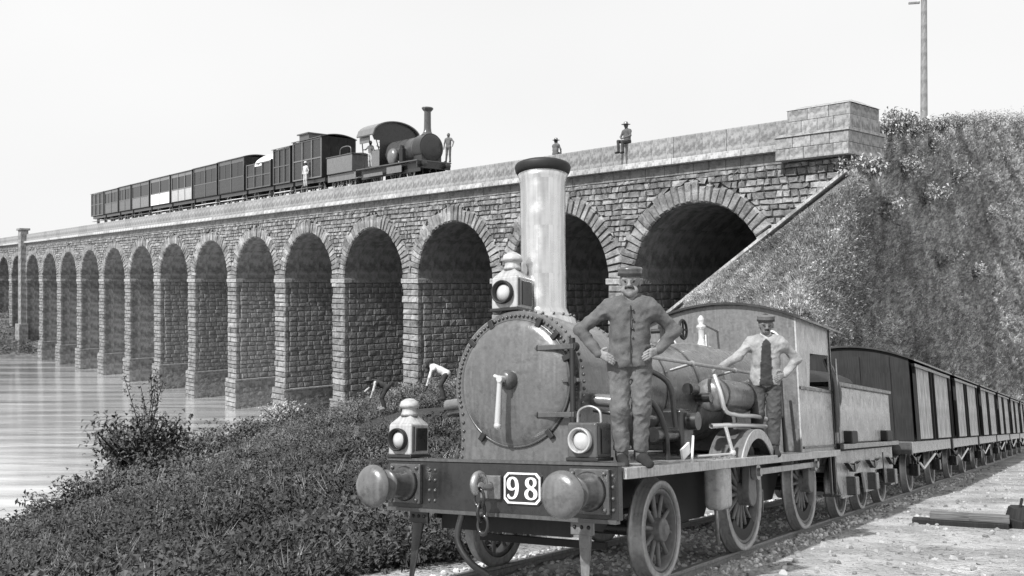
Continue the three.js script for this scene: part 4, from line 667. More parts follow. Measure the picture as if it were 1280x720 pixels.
{
  const W1 = (x0, x1) => [uOf(x1) + 0.15, uOf(x0) - uOf(x1) - 0.3];
  const van = carriage('brake_van', ...W1(364, 403), 'tall brake van with a raised lookout, next to the tender on the viaduct', 'van', { h: 3.95, body: M.darkPaint, rail: M.lightPaint, end: M.woodDark });
  mesh('lookout', [bx(-3.9, -2.4, 4.1, 4.7, -1.2, 1.2), ...[[-3.9, -2.4]].map(([a, b]) => bx(a - 0.15, b + 0.15, 4.7, 4.79, -1.35, 1.35))], M.midPaint, van);
  carriage('goods_van', ...W1(339.5, 363.5), 'plain dark goods van between the brake van and the sheeted wagon', 'van', { h: 3.75, rail: M.midPaint, foot: M.white });
  const sh = carriage('sheeted_wagon', ...W1(306, 339), 'wagon heaped under a white sheet on the viaduct', 'wagon', { h: 3.05, rail: M.midPaint, load: true });
  { const L = W1(306, 339)[1], g = new THREE.IcosahedronGeometry(1, 4).scale(L * 0.5, 0.95, 1.5), p = g.attributes.position; for (let i = 0; i < p.count; i++) { const n = 1 + 0.14 * fbm(p.getX(i) * 1.4, p.getY(i) * 1.4, p.getZ(i) * 1.4); p.setXYZ(i, p.getX(i) * n, Math.max(p.getY(i) * n + p.getX(i) * 0.1, -0.1), p.getZ(i) * n); } g.computeVertexNormals(); mesh('sheet', g.translate(-L / 2, 3.05, 0), M.canvas, sh); }
  const S = [[272, 305.5, { win: 2, mullion: true, rail: M.midPaint, h: 3.8, foot: M.white }, 'dark carriage of two open bays, next behind the sheeted wagon', 1], [241, 271.5, { win: 2, mullion: true, rail: M.midPaint, h: 3.75, foot: M.white }, 'dark carriage between a pale-panelled coach and another dark one on the viaduct', 1],
    [213, 240.5, { win: 3, light: M.sidePaint, rail: M.lightPaint, h: 3.7 }, 'pale-panelled coach with three windows, foremost of the pale coaches on the viaduct'], [187, 212.5, { win: 2, light: M.white, rail: M.lightPaint, h: 3.7, foot: M.white }, 'coach with the whitest lower panels, middle one of the three pale coaches'],
    [164, 186.5, { win: 2, light: M.lightPaint, rail: M.midPaint, body: M.midPaint, h: 3.65 }, 'grey-panelled coach, rearmost of the three pale coaches'],
    [148, 163.5, { win: 2, mullion: true, h: 3.65, light: M.midPaint }, 'dark carriage coupled behind the pale coaches, third from the end of the viaduct train'], [130, 147.5, { win: 2, mullion: true, h: 3.6, light: M.midPaint }, 'dark carriage last but one of the viaduct train'], [113, 129.5, { h: 3.6, body: M.darkPaint, rail: M.midPaint }, 'dark van at the very end of the viaduct train']];
  for (const [a, b, o, lab] of S) carriage(o.win ? 'passenger_carriage' : 'goods_van', ...W1(a, b), lab, o.win ? 'carriage' : 'van', o);
}
// ---------------------------------------------------------------- people
function surfaceNets(f, lo, hi, cell) {
  const n = [0, 1, 2].map(k => Math.ceil((hi[k] - lo[k]) / cell) + 1), [nx, ny, nz] = n, D = new Float32Array(nx * ny * nz), id = (i, j, k) => i + nx * (j + ny * k);
  for (let k = 0; k < nz; k++) for (let j = 0; j < ny; j++) for (let i = 0; i < nx; i++) { const d = f(lo[0] + i * cell, lo[1] + j * cell, lo[2] + k * cell); D[id(i, j, k)] = d; let skip = Math.floor((Math.abs(d) - 0.04) * 0.7 / cell); while (skip-- > 0 && i + 1 < nx) { i++; D[id(i, j, k)] = d; } }
  const map = new Int32Array(nx * ny * nz).fill(-1), pos = [], idx = [];
  for (let k = 0; k < nz - 1; k++) for (let j = 0; j < ny - 1; j++) for (let i = 0; i < nx - 1; i++) {
    const c = []; let m = 0; for (let q = 0; q < 8; q++) { const d = D[id(i + (q & 1), j + ((q >> 1) & 1), k + (q >> 2))]; c.push(d); if (d < 0) m |= 1 << q; }
    if (m === 0 || m === 255) continue;
    let x = 0, y = 0, z = 0, t = 0;
    for (let a = 0; a < 8; a++) for (const b of [a | 1, a | 2, a | 4]) if (b !== a && (c[a] < 0) !== (c[b] < 0)) { const s = c[a] / (c[a] - c[b]), e = a ^ b; x += (a & 1) + (e === 1 ? s : 0); y += ((a >> 1) & 1) + (e === 2 ? s : 0); z += (a >> 2) + (e === 4 ? s : 0); t++; }
    map[id(i, j, k)] = pos.length / 3; pos.push(lo[0] + (i + x / t) * cell, lo[1] + (j + y / t) * cell, lo[2] + (k + z / t) * cell);
  }
  for (let k = 1; k < nz - 1; k++) for (let j = 1; j < ny - 1; j++) for (let i = 1; i < nx - 1; i++) {
    const d = D[id(i, j, k)];
    const q = (e, a, b) => { const v = [id(i, j, k), id(i, j, k) - a, id(i, j, k) - a - b, id(i, j, k) - b].map(m => map[m]); if (v.includes(-1)) return; if ((d < 0) === e) idx.push(v[0], v[1], v[2], v[0], v[2], v[3]); else idx.push(v[0], v[2], v[1], v[0], v[3], v[2]); };
    if ((d < 0) !== (D[id(i + 1, j, k)] < 0)) q(true, nx, nx * ny);
    if ((d < 0) !== (D[id(i, j + 1, k)] < 0)) q(true, nx * ny, 1);
    if ((d < 0) !== (D[id(i, j, k + 1)] < 0)) q(true, 1, nx);
  }
  return { pos, idx };
}
const smin = (a, b, k) => { const h = Math.max(k - Math.abs(a - b), 0) / k; return Math.min(a, b) - h * h * k * 0.25; };
const capD = (px, py, pz, c) => { const [ax, ay, az] = c.a, [bx_, by, bz] = c.b, dx = bx_ - ax, dy = by - ay, dz = bz - az, ex = px - ax, ey = py - ay, ez = pz - az; const h = clamp((ex * dx + ey * dy + ez * dz) / (dx * dx + dy * dy + dz * dz + 1e-9)); return Math.hypot(ex - dx * h, ey - dy * h, ez - dz * h) - lerp(c.ra, c.rb, h); };
function skin(list, k, cell, fold = 0, hem = -9) {
  const lo = [9, 9, 9], hi = [-9, -9, -9];
  for (const c of list) for (const p of [c.a, c.b]) for (let i = 0; i < 3; i++) { const r = Math.max(c.ra, c.rb) + 3 * cell + 0.02; lo[i] = Math.min(lo[i], p[i] - r); hi[i] = Math.max(hi[i], p[i] + r); }
  const f = (x, y, z) => { let d = 9; for (const c of list) { const q = capD(x, y, z, c); d = c.cut ? Math.max(d, -q) : smin(d, q, c.k || k); } if (fold && d < 0.08) { const n1 = noise3(x * 13 + y * 9, y * 15 - x * 7, z * 10 + y * 4), n2 = noise3(x * 24 - y * 14, y * 26 + x * 9, z * 22); d += fold * (0.9 * Math.abs(n1) + 0.45 * Math.abs(n2) - 0.35); }; return hem > -8 ? Math.max(d, hem + 0.02 * noise3(x * 9, 1, z * 9) - y) : d; };
  const { pos, idx } = surfaceNets(f, lo, hi, cell), col = [];
  for (let i = 0; i < pos.length; i += 3) { let best = 9, cc = 0.2; for (const c of list) if (!c.cut) { const q = capD(pos[i], pos[i + 1], pos[i + 2], c) + (c.bias || 0); if (q < best) { best = q; cc = c.col; } } col.push(cc, cc, cc); }
  const g = new THREE.BufferGeometry(); g.setAttribute('position', new THREE.Float32BufferAttribute(pos, 3)); g.setAttribute('color', new THREE.Float32BufferAttribute(col, 3)); g.setIndex(idx); g.computeVertexNormals();
  const uv = []; for (let i = 0; i < pos.length; i += 3) uv.push(pos[i] + pos[i + 2] * 0.6, pos[i + 1]); g.setAttribute('uv', new THREE.Float32BufferAttribute(uv, 2)); return g.toNonIndexed();
}
const mergeC = a => mergeGeometries(a);
const C = (a, b, ra, rb, col, k, extra) => ({ a, b, ra, rb, col, k, ...extra });
const add3 = (a, b, s = 1) => a.map((v, i) => v + b[i] * s);
const norm3 = a => { const l = Math.hypot(...a) || 1; return a.map(v => v / l); };
// hand: wrist, direction of the fingers, direction of the palm's back, curl; thumb towards `th`
function handGeo(w, dir, back, th, curl, cell, col) {
  const L = []; dir = norm3(dir); const side = norm3(th); back = norm3(back);
  const k1 = add3(w, dir, 0.085);
  L.push(C(add3(w, side, 0.012), add3(k1, side, 0.025), 0.021, 0.018, col), C(add3(w, side, -0.012), add3(k1, side, -0.026), 0.021, 0.017, col), C(w, k1, 0.022, 0.018, col));
  [[0.034, 0.074], [0.011, 0.084], [-0.012, 0.077], [-0.034, 0.06]].forEach(([o, len]) => {
    let p = add3(k1, side, o), d = dir; for (let s = 0; s < 3; s++) { const a = curl * (0.7 + 0.3 * s); d = norm3(add3(d.map(v => v * Math.cos(a)), back, -Math.sin(a))); const q = add3(p, d, len * [0.45, 0.32, 0.25][s]); L.push(C(p, q, 0.0098 - s * 0.0006, 0.0092 - s * 0.0008, col, 0.006)); p = q; }
  });
  let p = add3(add3(w, dir, 0.025), side, 0.026), d = norm3(add3(dir.map(v => v * 0.7), side, 0.75)); for (let s = 0; s < 2; s++) { const q = add3(p, d, 0.034); L.push(C(p, q, 0.0115, 0.0098, col, 0.008)); p = q; d = norm3(add3(d, dir, 0.7)); }
  return skin(L, 0.014, cell);
}
function headGeo(c, fwd, up, cell, sk, hair, o = {}) {
  const f = norm3(fwd), u = norm3(up), s = [u[1] * f[2] - u[2] * f[1], u[2] * f[0] - u[0] * f[2], u[0] * f[1] - u[1] * f[0]];   // s: the person's left
  const P = (x, y, z) => [0, 1, 2].map(i => c[i] + s[i] * x + u[i] * y + f[i] * z), L = [];
  L.push(C(P(0, 0.035, -0.02), P(0, 0.03, 0.02), 0.082, 0.078, sk), C(P(0.025, 0, 0.01), P(0.02, -0.07, 0.04), 0.052, 0.03, sk), C(P(-0.025, 0, 0.01), P(-0.02, -0.07, 0.04), 0.052, 0.03, sk), C(P(0, -0.085, 0.055), P(0, -0.08, 0.065), 0.022, 0.02, sk));
  L.push(C(P(0, 0.012, 0.092), P(0, -0.028, 0.108), 0.009, 0.014, sk, 0.012), C(P(0.012, -0.03, 0.098), P(-0.012, -0.03, 0.098), 0.011, 0.011, sk, 0.01));
  L.push(C(P(0.05, 0.026, 0.078), P(-0.05, 0.026, 0.078), 0.013, 0.013, sk, 0.015));
  L.push(C(P(0.018, -0.062, 0.086), P(-0.018, -0.062, 0.086), 0.008, 0.008, sk * 0.7, 0.01), C(P(0.016, -0.074, 0.083), P(-0.016, -0.074, 0.083), 0.008, 0.008, sk * 0.75, 0.01));
  for (const q of [1, -1]) { L.push(C(P(q * 0.082, 0.01, -0.005), P(q * 0.084, -0.03, 0.0), 0.014, 0.01, sk, 0.01)); L.push(C(P(q * 0.032, 0.006, 0.098), P(q * 0.032, 0.006, 0.1), 0.015, 0.015, sk, 0.01, { cut: true })); L.push(C(P(q * 0.032, 0.004, 0.078), P(q * 0.032, 0.004, 0.0785), 0.012, 0.012, 0.03, 0.003)); }
  L.push(C(P(0, 0.03, -0.035), P(0, -0.03, -0.05), 0.086, 0.066, hair, 0.01), C(P(0, 0.07, -0.01), P(0, 0.07, -0.04), 0.066, 0.07, hair, 0.01));
  if (o.beard) L.push(C(P(0.03, -0.048, 0.088), P(-0.03, -0.048, 0.088), 0.012, 0.012, hair, 0.006), C(P(0.045, -0.075, 0.05), P(0, -0.10, 0.06), 0.03, 0.03, o.beard > 1 ? hair : sk, 0.02), C(P(-0.045, -0.075, 0.05), P(0, -0.10, 0.06), 0.03, 0.03, o.beard > 1 ? hair : sk, 0.02));
  else L.push(C(P(0.026, -0.05, 0.09), P(-0.026, -0.05, 0.09), 0.008, 0.008, hair, 0.005));
  L.push(C(P(0, -0.05, -0.01), P(0, -0.15, -0.03), 0.055, 0.06, sk, 0.02));
  return skin(L, 0.03, cell);
}
// J: joints of a 1.75 m figure (x: the figure's left, z: the way it faces)
function person(o) {
  const J = o.J, c = o.col, L = [], cell = o.cell || 0.014;
  const add = (a, b, ra, rb, col, k, e) => L.push(C(a, b, ra, rb, col, k, e));
  const PC = { part: 'coat' };
  const up = norm3(add3(J.neck, J.pelvis, -1)), sl = J.shL, sr = J.shR, mid = J.pelvis.map((v, i) => lerp(v, J.neck[i], 0.42)), acr = norm3(add3(sl, sr, -1));
  add(add3(sl, up, -0.05), add3(sr, up, -0.05), 0.072, 0.072, c.coat, undefined, PC); add(add3(add3(J.neck, acr, 0.07), up, -0.06), add3(mid, acr, 0.06), 0.098, 0.102, c.coat, undefined, PC); add(add3(add3(J.neck, acr, -0.07), up, -0.06), add3(mid, acr, -0.06), 0.098, 0.102, c.coat, undefined, PC);
  add(add3(mid, acr, 0.05), add3(J.pelvis, acr, 0.06), 0.10, 0.108, c.coat, undefined, PC); add(add3(mid, acr, -0.05), add3(J.pelvis, acr, -0.06), 0.10, 0.108, c.coat, undefined, PC);
  add(add3(J.neck, up, -0.02), add3(J.neck, up, 0.07), 0.066, 0.058, c.collar ?? c.skin);
  if (c.front !== undefined) { const fz = norm3(o.chestDir || [0, 0, 1]); add(add3(add3(J.neck, up, -0.10), fz, 0.105), add3(add3(J.pelvis, up, 0.1), fz, 0.105), 0.04, 0.05, c.front, 0.02, { bias: -0.004 }); }
  for (const s of ['L', 'R']) {
    add(J['hip' + s], J['kn' + s], 0.09, 0.066, c.trs, undefined, { part: 'leg' }); add(J['kn' + s], J['an' + s], 0.066, 0.056, c.trs, 0.03, { part: 'leg' }); add(J['an' + s], J['toe' + s], 0.05, 0.038, c.boot, 0.02); add(add3(J['an' + s], [0, -0.03, -0.03]), J['toe' + s], 0.04, 0.034, c.boot, 0.02);
    add(J['sh' + s], J['el' + s], 0.052, 0.044, c.slv ?? c.coat, 0.05, { part: 'arm' }); add(J['el' + s], J['wr' + s], 0.044, 0.034, c.slv ?? c.coat, 0.03, { part: 'arm' });
    if (o.coarse) add(J['wr' + s], add3(J['wr' + s], norm3(add3(J['wr' + s], J['el' + s], -1)), 0.12), 0.034, 0.03, c.skin, 0.02);
  }
  const gs = [skin(L, 0.05, cell, o.coarse ? 0.004 : 0.009)];
  gs.push(headGeo(J.head, o.face || [0, 0, 1], o.headUp || [0, 1, 0], o.coarse ? 0.012 : 0.005, c.skin, c.hair ?? 0.03, o));
  if (!o.coarse) for (const s of ['L', 'R']) { const w = J['wr' + s], d = o['hand' + s]?.dir || add3(w, J['el' + s], -1); gs.push(handGeo(w, d, o['hand' + s]?.back || [s === 'L' ? 1 : -1, 0, 0], o['hand' + s]?.th || [0, 0, 1], o['hand' + s]?.curl ?? 0.35, 0.0035, c.skin)); }
  const root = thing('person', o.label, 'person', o.group), body = mesh('body', mergeC(gs), M.cloth, root, true);
  if (o.layers) {
    const fat = (q, e) => q.map(c2 => ({ ...c2, ra: c2.ra + e, rb: c2.rb + e }));
    const legs = L.filter(q => q.part === 'leg'), coat = L.filter(q => q.part === 'coat'), arm = L.filter(q => q.part === 'arm');
    mesh('trousers', skin(fat(legs, 0.012).map(q => ({ ...q, col: c.trs })), 0.03, cell, 0.02, 0.13), M.cloth, root, true);
    if (o.layers > 1) mesh('jacket', skin([...(c.vest ? [C(add3(J.neck, [0, -0.08, 0.075]), add3(J.pelvis, [0, -0.05, 0.085]), 0.05, 0.07, c.vest, 0.02, { bias: -0.012 })] : []), ...fat(coat, 0.014), ...fat(arm, 0.012), C(add3(J.pelvis, [0.07, 0.08, 0]), add3(J.pelvis, [0.07, -0.10, 0.0]), 0.105, 0.118, c.coat), C(add3(J.pelvis, [-0.07, 0.08, 0]), add3(J.pelvis, [-0.07, -0.10, 0.0]), 0.105, 0.118, c.coat)], 0.04, cell, 0.015, 0.86), M.cloth, root, true);
    else mesh('waistcoat', skin(fat(coat, 0.012).map(q => ({ ...q, col: c.vest })), 0.045, cell, 0.012, 0.87), M.cloth, root, true);
  }
  const H = J.head, hatAt = (g, name, m) => { const q = new THREE.Quaternion().setFromRotationMatrix(new THREE.Matrix4().makeBasis(V(...norm3([(o.headUp || [0, 1, 0])[1] * (o.face || [0, 0, 1])[2], 0, -(o.face || [0, 0, 1])[0]])), V(...norm3(o.headUp || [0, 1, 0])), V(...norm3(o.face || [0, 0, 1])))); g.applyQuaternion(q); return mesh(name, g.translate(...H), m, root); };
  if (o.hat === 'cap') { const g = lathe([[0.103, 0.045], [0.105, 0.06], [0.104, 0.09], [0.108, 0.102], [0.11, 0.112], [0.098, 0.125], [0.05, 0.13], [0, 0.13]], 28).scale(1, 1, 1.08); hatAt(g, 'cap', o.capMat || M.capCloth); hatAt(lathe([[0.1065, 0.046], [0.1075, 0.048], [0.1075, 0.07], [0.1065, 0.072]], 28).scale(1, 1, 1.08), 'cap_band', M.black); const vs = new THREE.Shape(); vs.absarc(0, 0, 0.10, Math.PI * 1.12, Math.PI * 1.88); vs.bezierCurveTo(0.09, -0.19, -0.09, -0.19, -0.094, -0.036); const v = extr(vs, 0.006).rotateX(-Math.PI / 2 + 0.25 + Math.PI).rotateY(0); v.scale(1, -1, 1); hatAt(v.translate(0, 0.06, 0.012), 'cap_peak', M.black); }
  if (o.hat === 'brim') hatAt(lathe([[0, 0.165], [0.06, 0.16], [0.088, 0.13], [0.098, 0.07], [0.105, 0.065], [0.19, 0.05], [0.19, 0.044], [0.1, 0.055], [0, 0.055]], 24), 'hat', o.hatMat || M.midPaint);
  if (o.hat === 'turban') hatAt(mergeGeometries([0, 1, 2].map(k => prep(new THREE.TorusGeometry(0.085 - k * 0.02, 0.035, 8, 20).rotateX(Math.PI / 2 + 0.15 * (k - 1)).translate(0, 0.07 + k * 0.035, -0.005)))), 'turban', o.hatMat || M.canvas);
  if (o.belt) mesh('belt', TR(new THREE.TorusGeometry(0.150, 0.02, 8, 32).rotateX(Math.PI / 2).scale(1.12, 1, 0.76), ...J.pelvis.map((v, i) => v + [0, 0.12, 0][i])), M.black, root);
  root.scale.setScalar((o.height || 1.75) / 1.76); return root;
}
const stand = () => ({ pelvis: [0, 0.93, 0], neck: [0, 1.44, 0], head: [0, 1.60, 0.015], shL: [0.17, 1.40, 0], shR: [-0.17, 1.40, 0], hipL: [0.095, 0.90, 0], hipR: [-0.095, 0.90, 0], knL: [0.10, 0.5, 0.03], knR: [-0.10, 0.5, 0.03], anL: [0.105, 0.085, 0], anR: [-0.105, 0.085, 0], toeL: [0.13, 0.04, 0.17], toeR: [-0.13, 0.04, 0.17], elL: [0.27, 1.14, -0.03], elR: [-0.27, 1.14, -0.03], wrL: [0.26, 0.9, 0.05], wrR: [-0.26, 0.9, 0.05] });
const facing = (o, tx, tz) => { o.rotation.y = Math.atan2(tx - o.position.x, tz - o.position.z); return o; };
{ // the driver, hands on hips, on the board beside the smokebox
  const J = { ...stand(), elL: [0.40, 1.17, -0.06], wrL: [0.235, 1.015, 0.09], elR: [-0.43, 1.18, -0.02], wrR: [-0.27, 0.985, 0.10], head: [0.0, 1.605, 0.02], knR: [-0.09, 0.5, 0.06], anR: [-0.07, 0.085, 0.02], toeR: [-0.05, 0.04, 0.19], anL: [0.09, 0.085, -0.05], toeL: [0.16, 0.04, 0.10] };
  const p = person({ J, label: 'man in a pale buttoned jacket standing by the smokebox, hands on hips', group: undefined, height: 1.63, hat: 'cap', capMat: M.midPaint, layers: 2, beard: 1, cell: 0.0105, face: [-0.12, -0.02, 1],
    col: { coat: 0.13, trs: 0.16, boot: 0.03, skin: 0.28, hair: 0.04 }, handL: { dir: [-0.75, -0.25, 0.55], back: [0.3, 0.5, 0.8], th: [0.1, 1, 0], curl: 0.35 }, handR: { dir: [0.75, -0.3, 0.5], back: [-0.3, 0.5, 0.8], th: [-0.1, 1, 0], curl: 0.35 } });
  p.position.copy(trackP(1.0, 1.012, -0.66)); facing(p, 0.4, 0);
  mesh('jacket_seam', [tube([[0, 1.40, 0.11], [0.0, 1.25, 0.126], [0.0, 1.08, 0.124], [0, 0.9, 0.135]], 0.005), ...[1.36, 1.28, 1.2, 1.12].map(y => new THREE.SphereGeometry(0.011, 8, 6).translate(0.02, y, 0.124))], M.darkPaint, p);
}
{ // the fireman, one hand on the rail
  const J = { ...stand(), elR: [-0.34, 1.20, 0.06], wrR: [-0.52, 1.10, 0.16], elL: [0.38, 1.17, -0.10], wrL: [0.22, 1.0, 0.06], head: [0.0, 1.60, 0.03], knR: [-0.10, 0.5, 0.05], anL: [0.10, 0.085, 0.0] };
  const p = person({ J, label: 'man in a pale open jacket standing before the cab, one arm along the handrail', height: 1.64, hat: 'cap', layers: 2, cell: 0.0105, face: [0.1, -0.05, 1],
    col: { coat: 0.36, slv: 0.38, vest: 0.04, trs: 0.09, boot: 0.03, skin: 0.22, hair: 0.02, collar: 0.6 }, handL: { dir: [-0.7, -0.3, 0.5], back: [0.4, 0.5, 0.7], th: [0, 1, 0], curl: 0.35 }, handR: { dir: [-0.85, -0.25, 0.4], back: [0, 1, 0.2], th: [0.3, 0, 1], curl: 0.5 } });
  p.position.copy(trackP(0.98, 1.012, -4.32)); facing(p, 0.6, 0);
}
const coarse = { coarse: true, cell: 0.024 };
{ // two men on the parapet
  const sit = { pelvis: [0, 0.10, 0], neck: [0, 0.60, 0.06], head: [0, 0.76, 0.10], shL: [0.17, 0.56, 0.05], shR: [-0.17, 0.56, 0.05], hipL: [0.09, 0.09, 0.02], hipR: [-0.09, 0.09, 0.02], knL: [0.12, 0.06, 0.46], knR: [-0.10, 0.08, 0.46], anL: [0.12, -0.36, 0.42], anR: [-0.10, -0.34, 0.44], toeL: [0.14, -0.42, 0.58], toeR: [-0.12, -0.40, 0.60], elL: [0.26, 0.32, 0.12], elR: [-0.26, 0.32, 0.12], wrL: [0.10, 0.22, 0.34], wrR: [-0.06, 0.24, 0.34] };
  const a = person({ ...coarse, J: sit, label: 'man in a pale hat sitting on the parapet with his legs hanging outside', height: 2.05, hat: 'brim', hatMat: M.lightPaint, col: { coat: 0.13, trs: 0.07, boot: 0.03, skin: 0.15 }, face: [0.3, 0, 1] });
  a.position.copy(viaW(27.75, 6.45, 0.12)); a.rotation.y = viaRot;
  const back = { ...sit, knL: [0.12, 0.06, 0.46], head: [0, 0.75, 0.06] };
  const b = person({ ...coarse, J: back, label: 'man sitting on the parapet with his back to the river', height: 1.85, hat: 'brim', hatMat: M.lightPaint, col: { coat: 0.14, trs: 0.1, boot: 0.03, skin: 0.15 } });
  b.position.copy(viaW(32.9, 6.45, 0.34)); b.rotation.y = viaRot + Math.PI;
}
{ // people with the train on the viaduct
  const st = stand();
  const A = person({ ...coarse, J: { ...st, elL: [0.34, 1.2, 0.05], wrL: [0.36, 1.0, 0.2], toeR: [-0.2, 0.04, 0.14], anR: [-0.16, 0.085, 0] }, label: 'man standing on the buffer beam of the viaduct locomotive', height: 2.0, col: { coat: 0.16, trs: 0.12, boot: 0.03, skin: 0.15 } });
  A.position.copy(viaW(46.33, RY + 1.26, TV - 0.95 + 2.2)); A.rotation.y = viaRot + 0.5;
  const B = person({ ...coarse, J: { ...st, elR: [-0.3, 1.2, 0.12], wrR: [-0.28, 1.16, 0.36] }, label: 'man in white leaning out at the side of the viaduct locomotive cab', height: 1.9, hat: 'turban', col: { coat: 0.6, trs: 0.5, boot: 0.1, skin: 0.1, slv: 0.65 } });
  B.position.copy(viaW(52.2, RY + 1.262, TV - 1.05)); B.rotation.y = viaRot + 0.3;
  const Cc = person({ ...coarse, J: { ...st, elL: [0.3, 1.22, 0.1], wrL: [0.3, 1.3, 0.3] }, label: 'man in dark clothes standing in the cab of the viaduct locomotive', height: 1.9, hat: 'brim', hatMat: M.darkPaint, col: { coat: 0.06, trs: 0.05, boot: 0.03, skin: 0.12 } });
  Cc.position.copy(viaW(51.5, RY + 1.262, TV - 0.6)); Cc.rotation.y = viaRot - 0.3;
  const D = person({ ...coarse, J: st, label: 'man in a long white garment standing on the footboard of the brake van', height: 1.95, hat: 'turban', col: { coat: 0.62, trs: 0.62, boot: 0.2, skin: 0.1 } });
  D.position.copy(viaW(uOf(384), RY + 0.545, TV - 1.62)); D.rotation.y = viaRot + 0.2;
}
{ // two labourers on the slope under the viaduct
  const bend = { pelvis: [0, 0.80, -0.16], neck: [0, 1.02, 0.30], head: [0, 1.02, 0.47], shL: [0.17, 0.98, 0.26], shR: [-0.17, 0.98, 0.26], hipL: [0.095, 0.78, -0.14], hipR: [-0.095, 0.78, -0.14], knL: [0.14, 0.46, 0.02], knR: [-0.14, 0.44, 0.04], anL: [0.14, 0.085, -0.08], anR: [-0.14, 0.085, -0.06], toeL: [0.17, 0.04, 0.09], toeR: [-0.17, 0.04, 0.1], elL: [0.22, 0.70, 0.34], elR: [-0.22, 0.70, 0.34], wrL: [0.16, 0.46, 0.42], wrR: [-0.16, 0.46, 0.42] };
  const put = (p, px, Z) => { const X = (px - 640) / FPX * Z; p.position.copy(W(X, groundY(X, Z) + 0.28, Z)); return p; };
  const a = put(person({ ...coarse, J: bend, label: 'man in a loose white shirt bending down on the slope beside the smokebox', height: 2.0, col: { coat: 0.75, slv: 0.75, trs: 0.05, boot: 0.05, skin: 0.08 }, face: [0, -0.3, 1], chestDir: [0, -1, 0.3] }), 552, 30); a.rotation.y = -1.6;
  const b = put(person({ ...coarse, J: { ...bend, elR: [-0.3, 0.8, 0.4], wrR: [-0.34, 0.62, 0.6] }, label: 'dark-clothed man in a wide hat stooping over his work on the slope', height: 1.85, hat: 'brim', hatMat: M.darkPaint, col: { coat: 0.05, slv: 0.55, trs: 0.04, boot: 0.3, skin: 0.08 }, face: [0, -0.2, 1], chestDir: [0, -1, 0.3] }), 478, 33); b.rotation.y = -1.35;
}
// ---------------------------------------------------------------- telegraph pole, timbers and stones beside the line
{
  const p = thing('telegraph_pole', 'tall wooden telegraph pole on the crest beyond the end of the viaduct', 'pole'), b = pix(1155, 172, 51.5);
  p.position.copy(b);
  const L = 9.6;
  mesh('shaft', [cyl(0.21, 0.16, L, 14).translate(0, L / 2 - 0.8, 0)], M.wood, p);
  mesh('crossarm', [rbx(-0.42, 0.22, 7.84, 7.96, -0.06, 0.06, 0.01).rotateZ(0.06)], M.wood, p);
  mesh('insulator', [-0.34, -0.1].map(x => lathe([[0, 0], [0.05, 0], [0.055, 0.07], [0.035, 0.1], [0.04, 0.13], [0, 0.15]], 10).translate(x, 7.94, 0)), M.white, p);
}
function groundHit(px, py) { const d = pix(px, py, 1).sub(camera.position); let t = 3; for (let i = 0; i < 400; i++) { const q = d.clone().multiplyScalar(t); if (q.y + 0 < groundY(q.x, -q.z)) break; t += 0.05; } const q = d.multiplyScalar(t); return W(q.x, groundY(q.x, -q.z), -q.z); }
{
  const a = groundHit(1142, 654), b = groundHit(1262, 661), mid = a.clone().add(b).multiplyScalar(0.5), dir = b.clone().sub(a), L = dir.length(), ry = Math.atan2(-dir.z, dir.x), rz = Math.atan2(dir.y, Math.hypot(dir.x, dir.z));
  const baulk = (name, label, dx, dy, dz, l, h, w, m) => { const o = mesh(numbered(name), rbx(-l / 2, l / 2, 0, h, -w / 2, w / 2, 0.012), m); tag(o, label, 'timber', 'timbers lying beside the line'); o.position.copy(mid).add(V(dx, dy, dz).applyAxisAngle(V(0, 1, 0), ry)); o.rotation.set(0, ry, rz, 'YZX'); o.rotation.order = 'YXZ'; o.rotation.y = ry; o.rotation.z = rz; return o; };
  baulk('timber_baulk', 'lowest and longest dark timber baulk of the pile beside the line', 0, -0.01, 0.06, L, 0.10, 0.16, M.woodDark);
  baulk('timber_baulk', 'weathered grey timber baulk lying on top of the pile beside the line', 0.12, 0.10, 0.04, L * 0.82, 0.10, 0.14, M.woodLong);
  baulk('timber_baulk', 'weathered grey timber baulk behind the pile, flat on the ground', 0.10, 0.0, -0.22, L * 0.8, 0.11, 0.16, M.woodLong);
  const k = thing('wooden_chock', 'dark squat wooden chock lying at the end of the timber pile', 'chock'); k.position.copy(groundHit(1274, 660)); k.rotation.y = 0.5;
  mesh('lower_block', [rbx(-0.2, 0.2, -0.02, 0.15, -0.16, 0.16, 0.02)], M.woodDark, k); mesh('upper_block', [TR(new THREE.CylinderGeometry(0.15, 0.19, 0.14, 7).rotateY(0.3), 0.02, 0.22, 0)], M.woodDark, k); mesh('iron_pin', rod(V(0.02, 0.28, 0), V(0.04, 0.42, 0.02), 0.02), M.darkPaint, k);
}
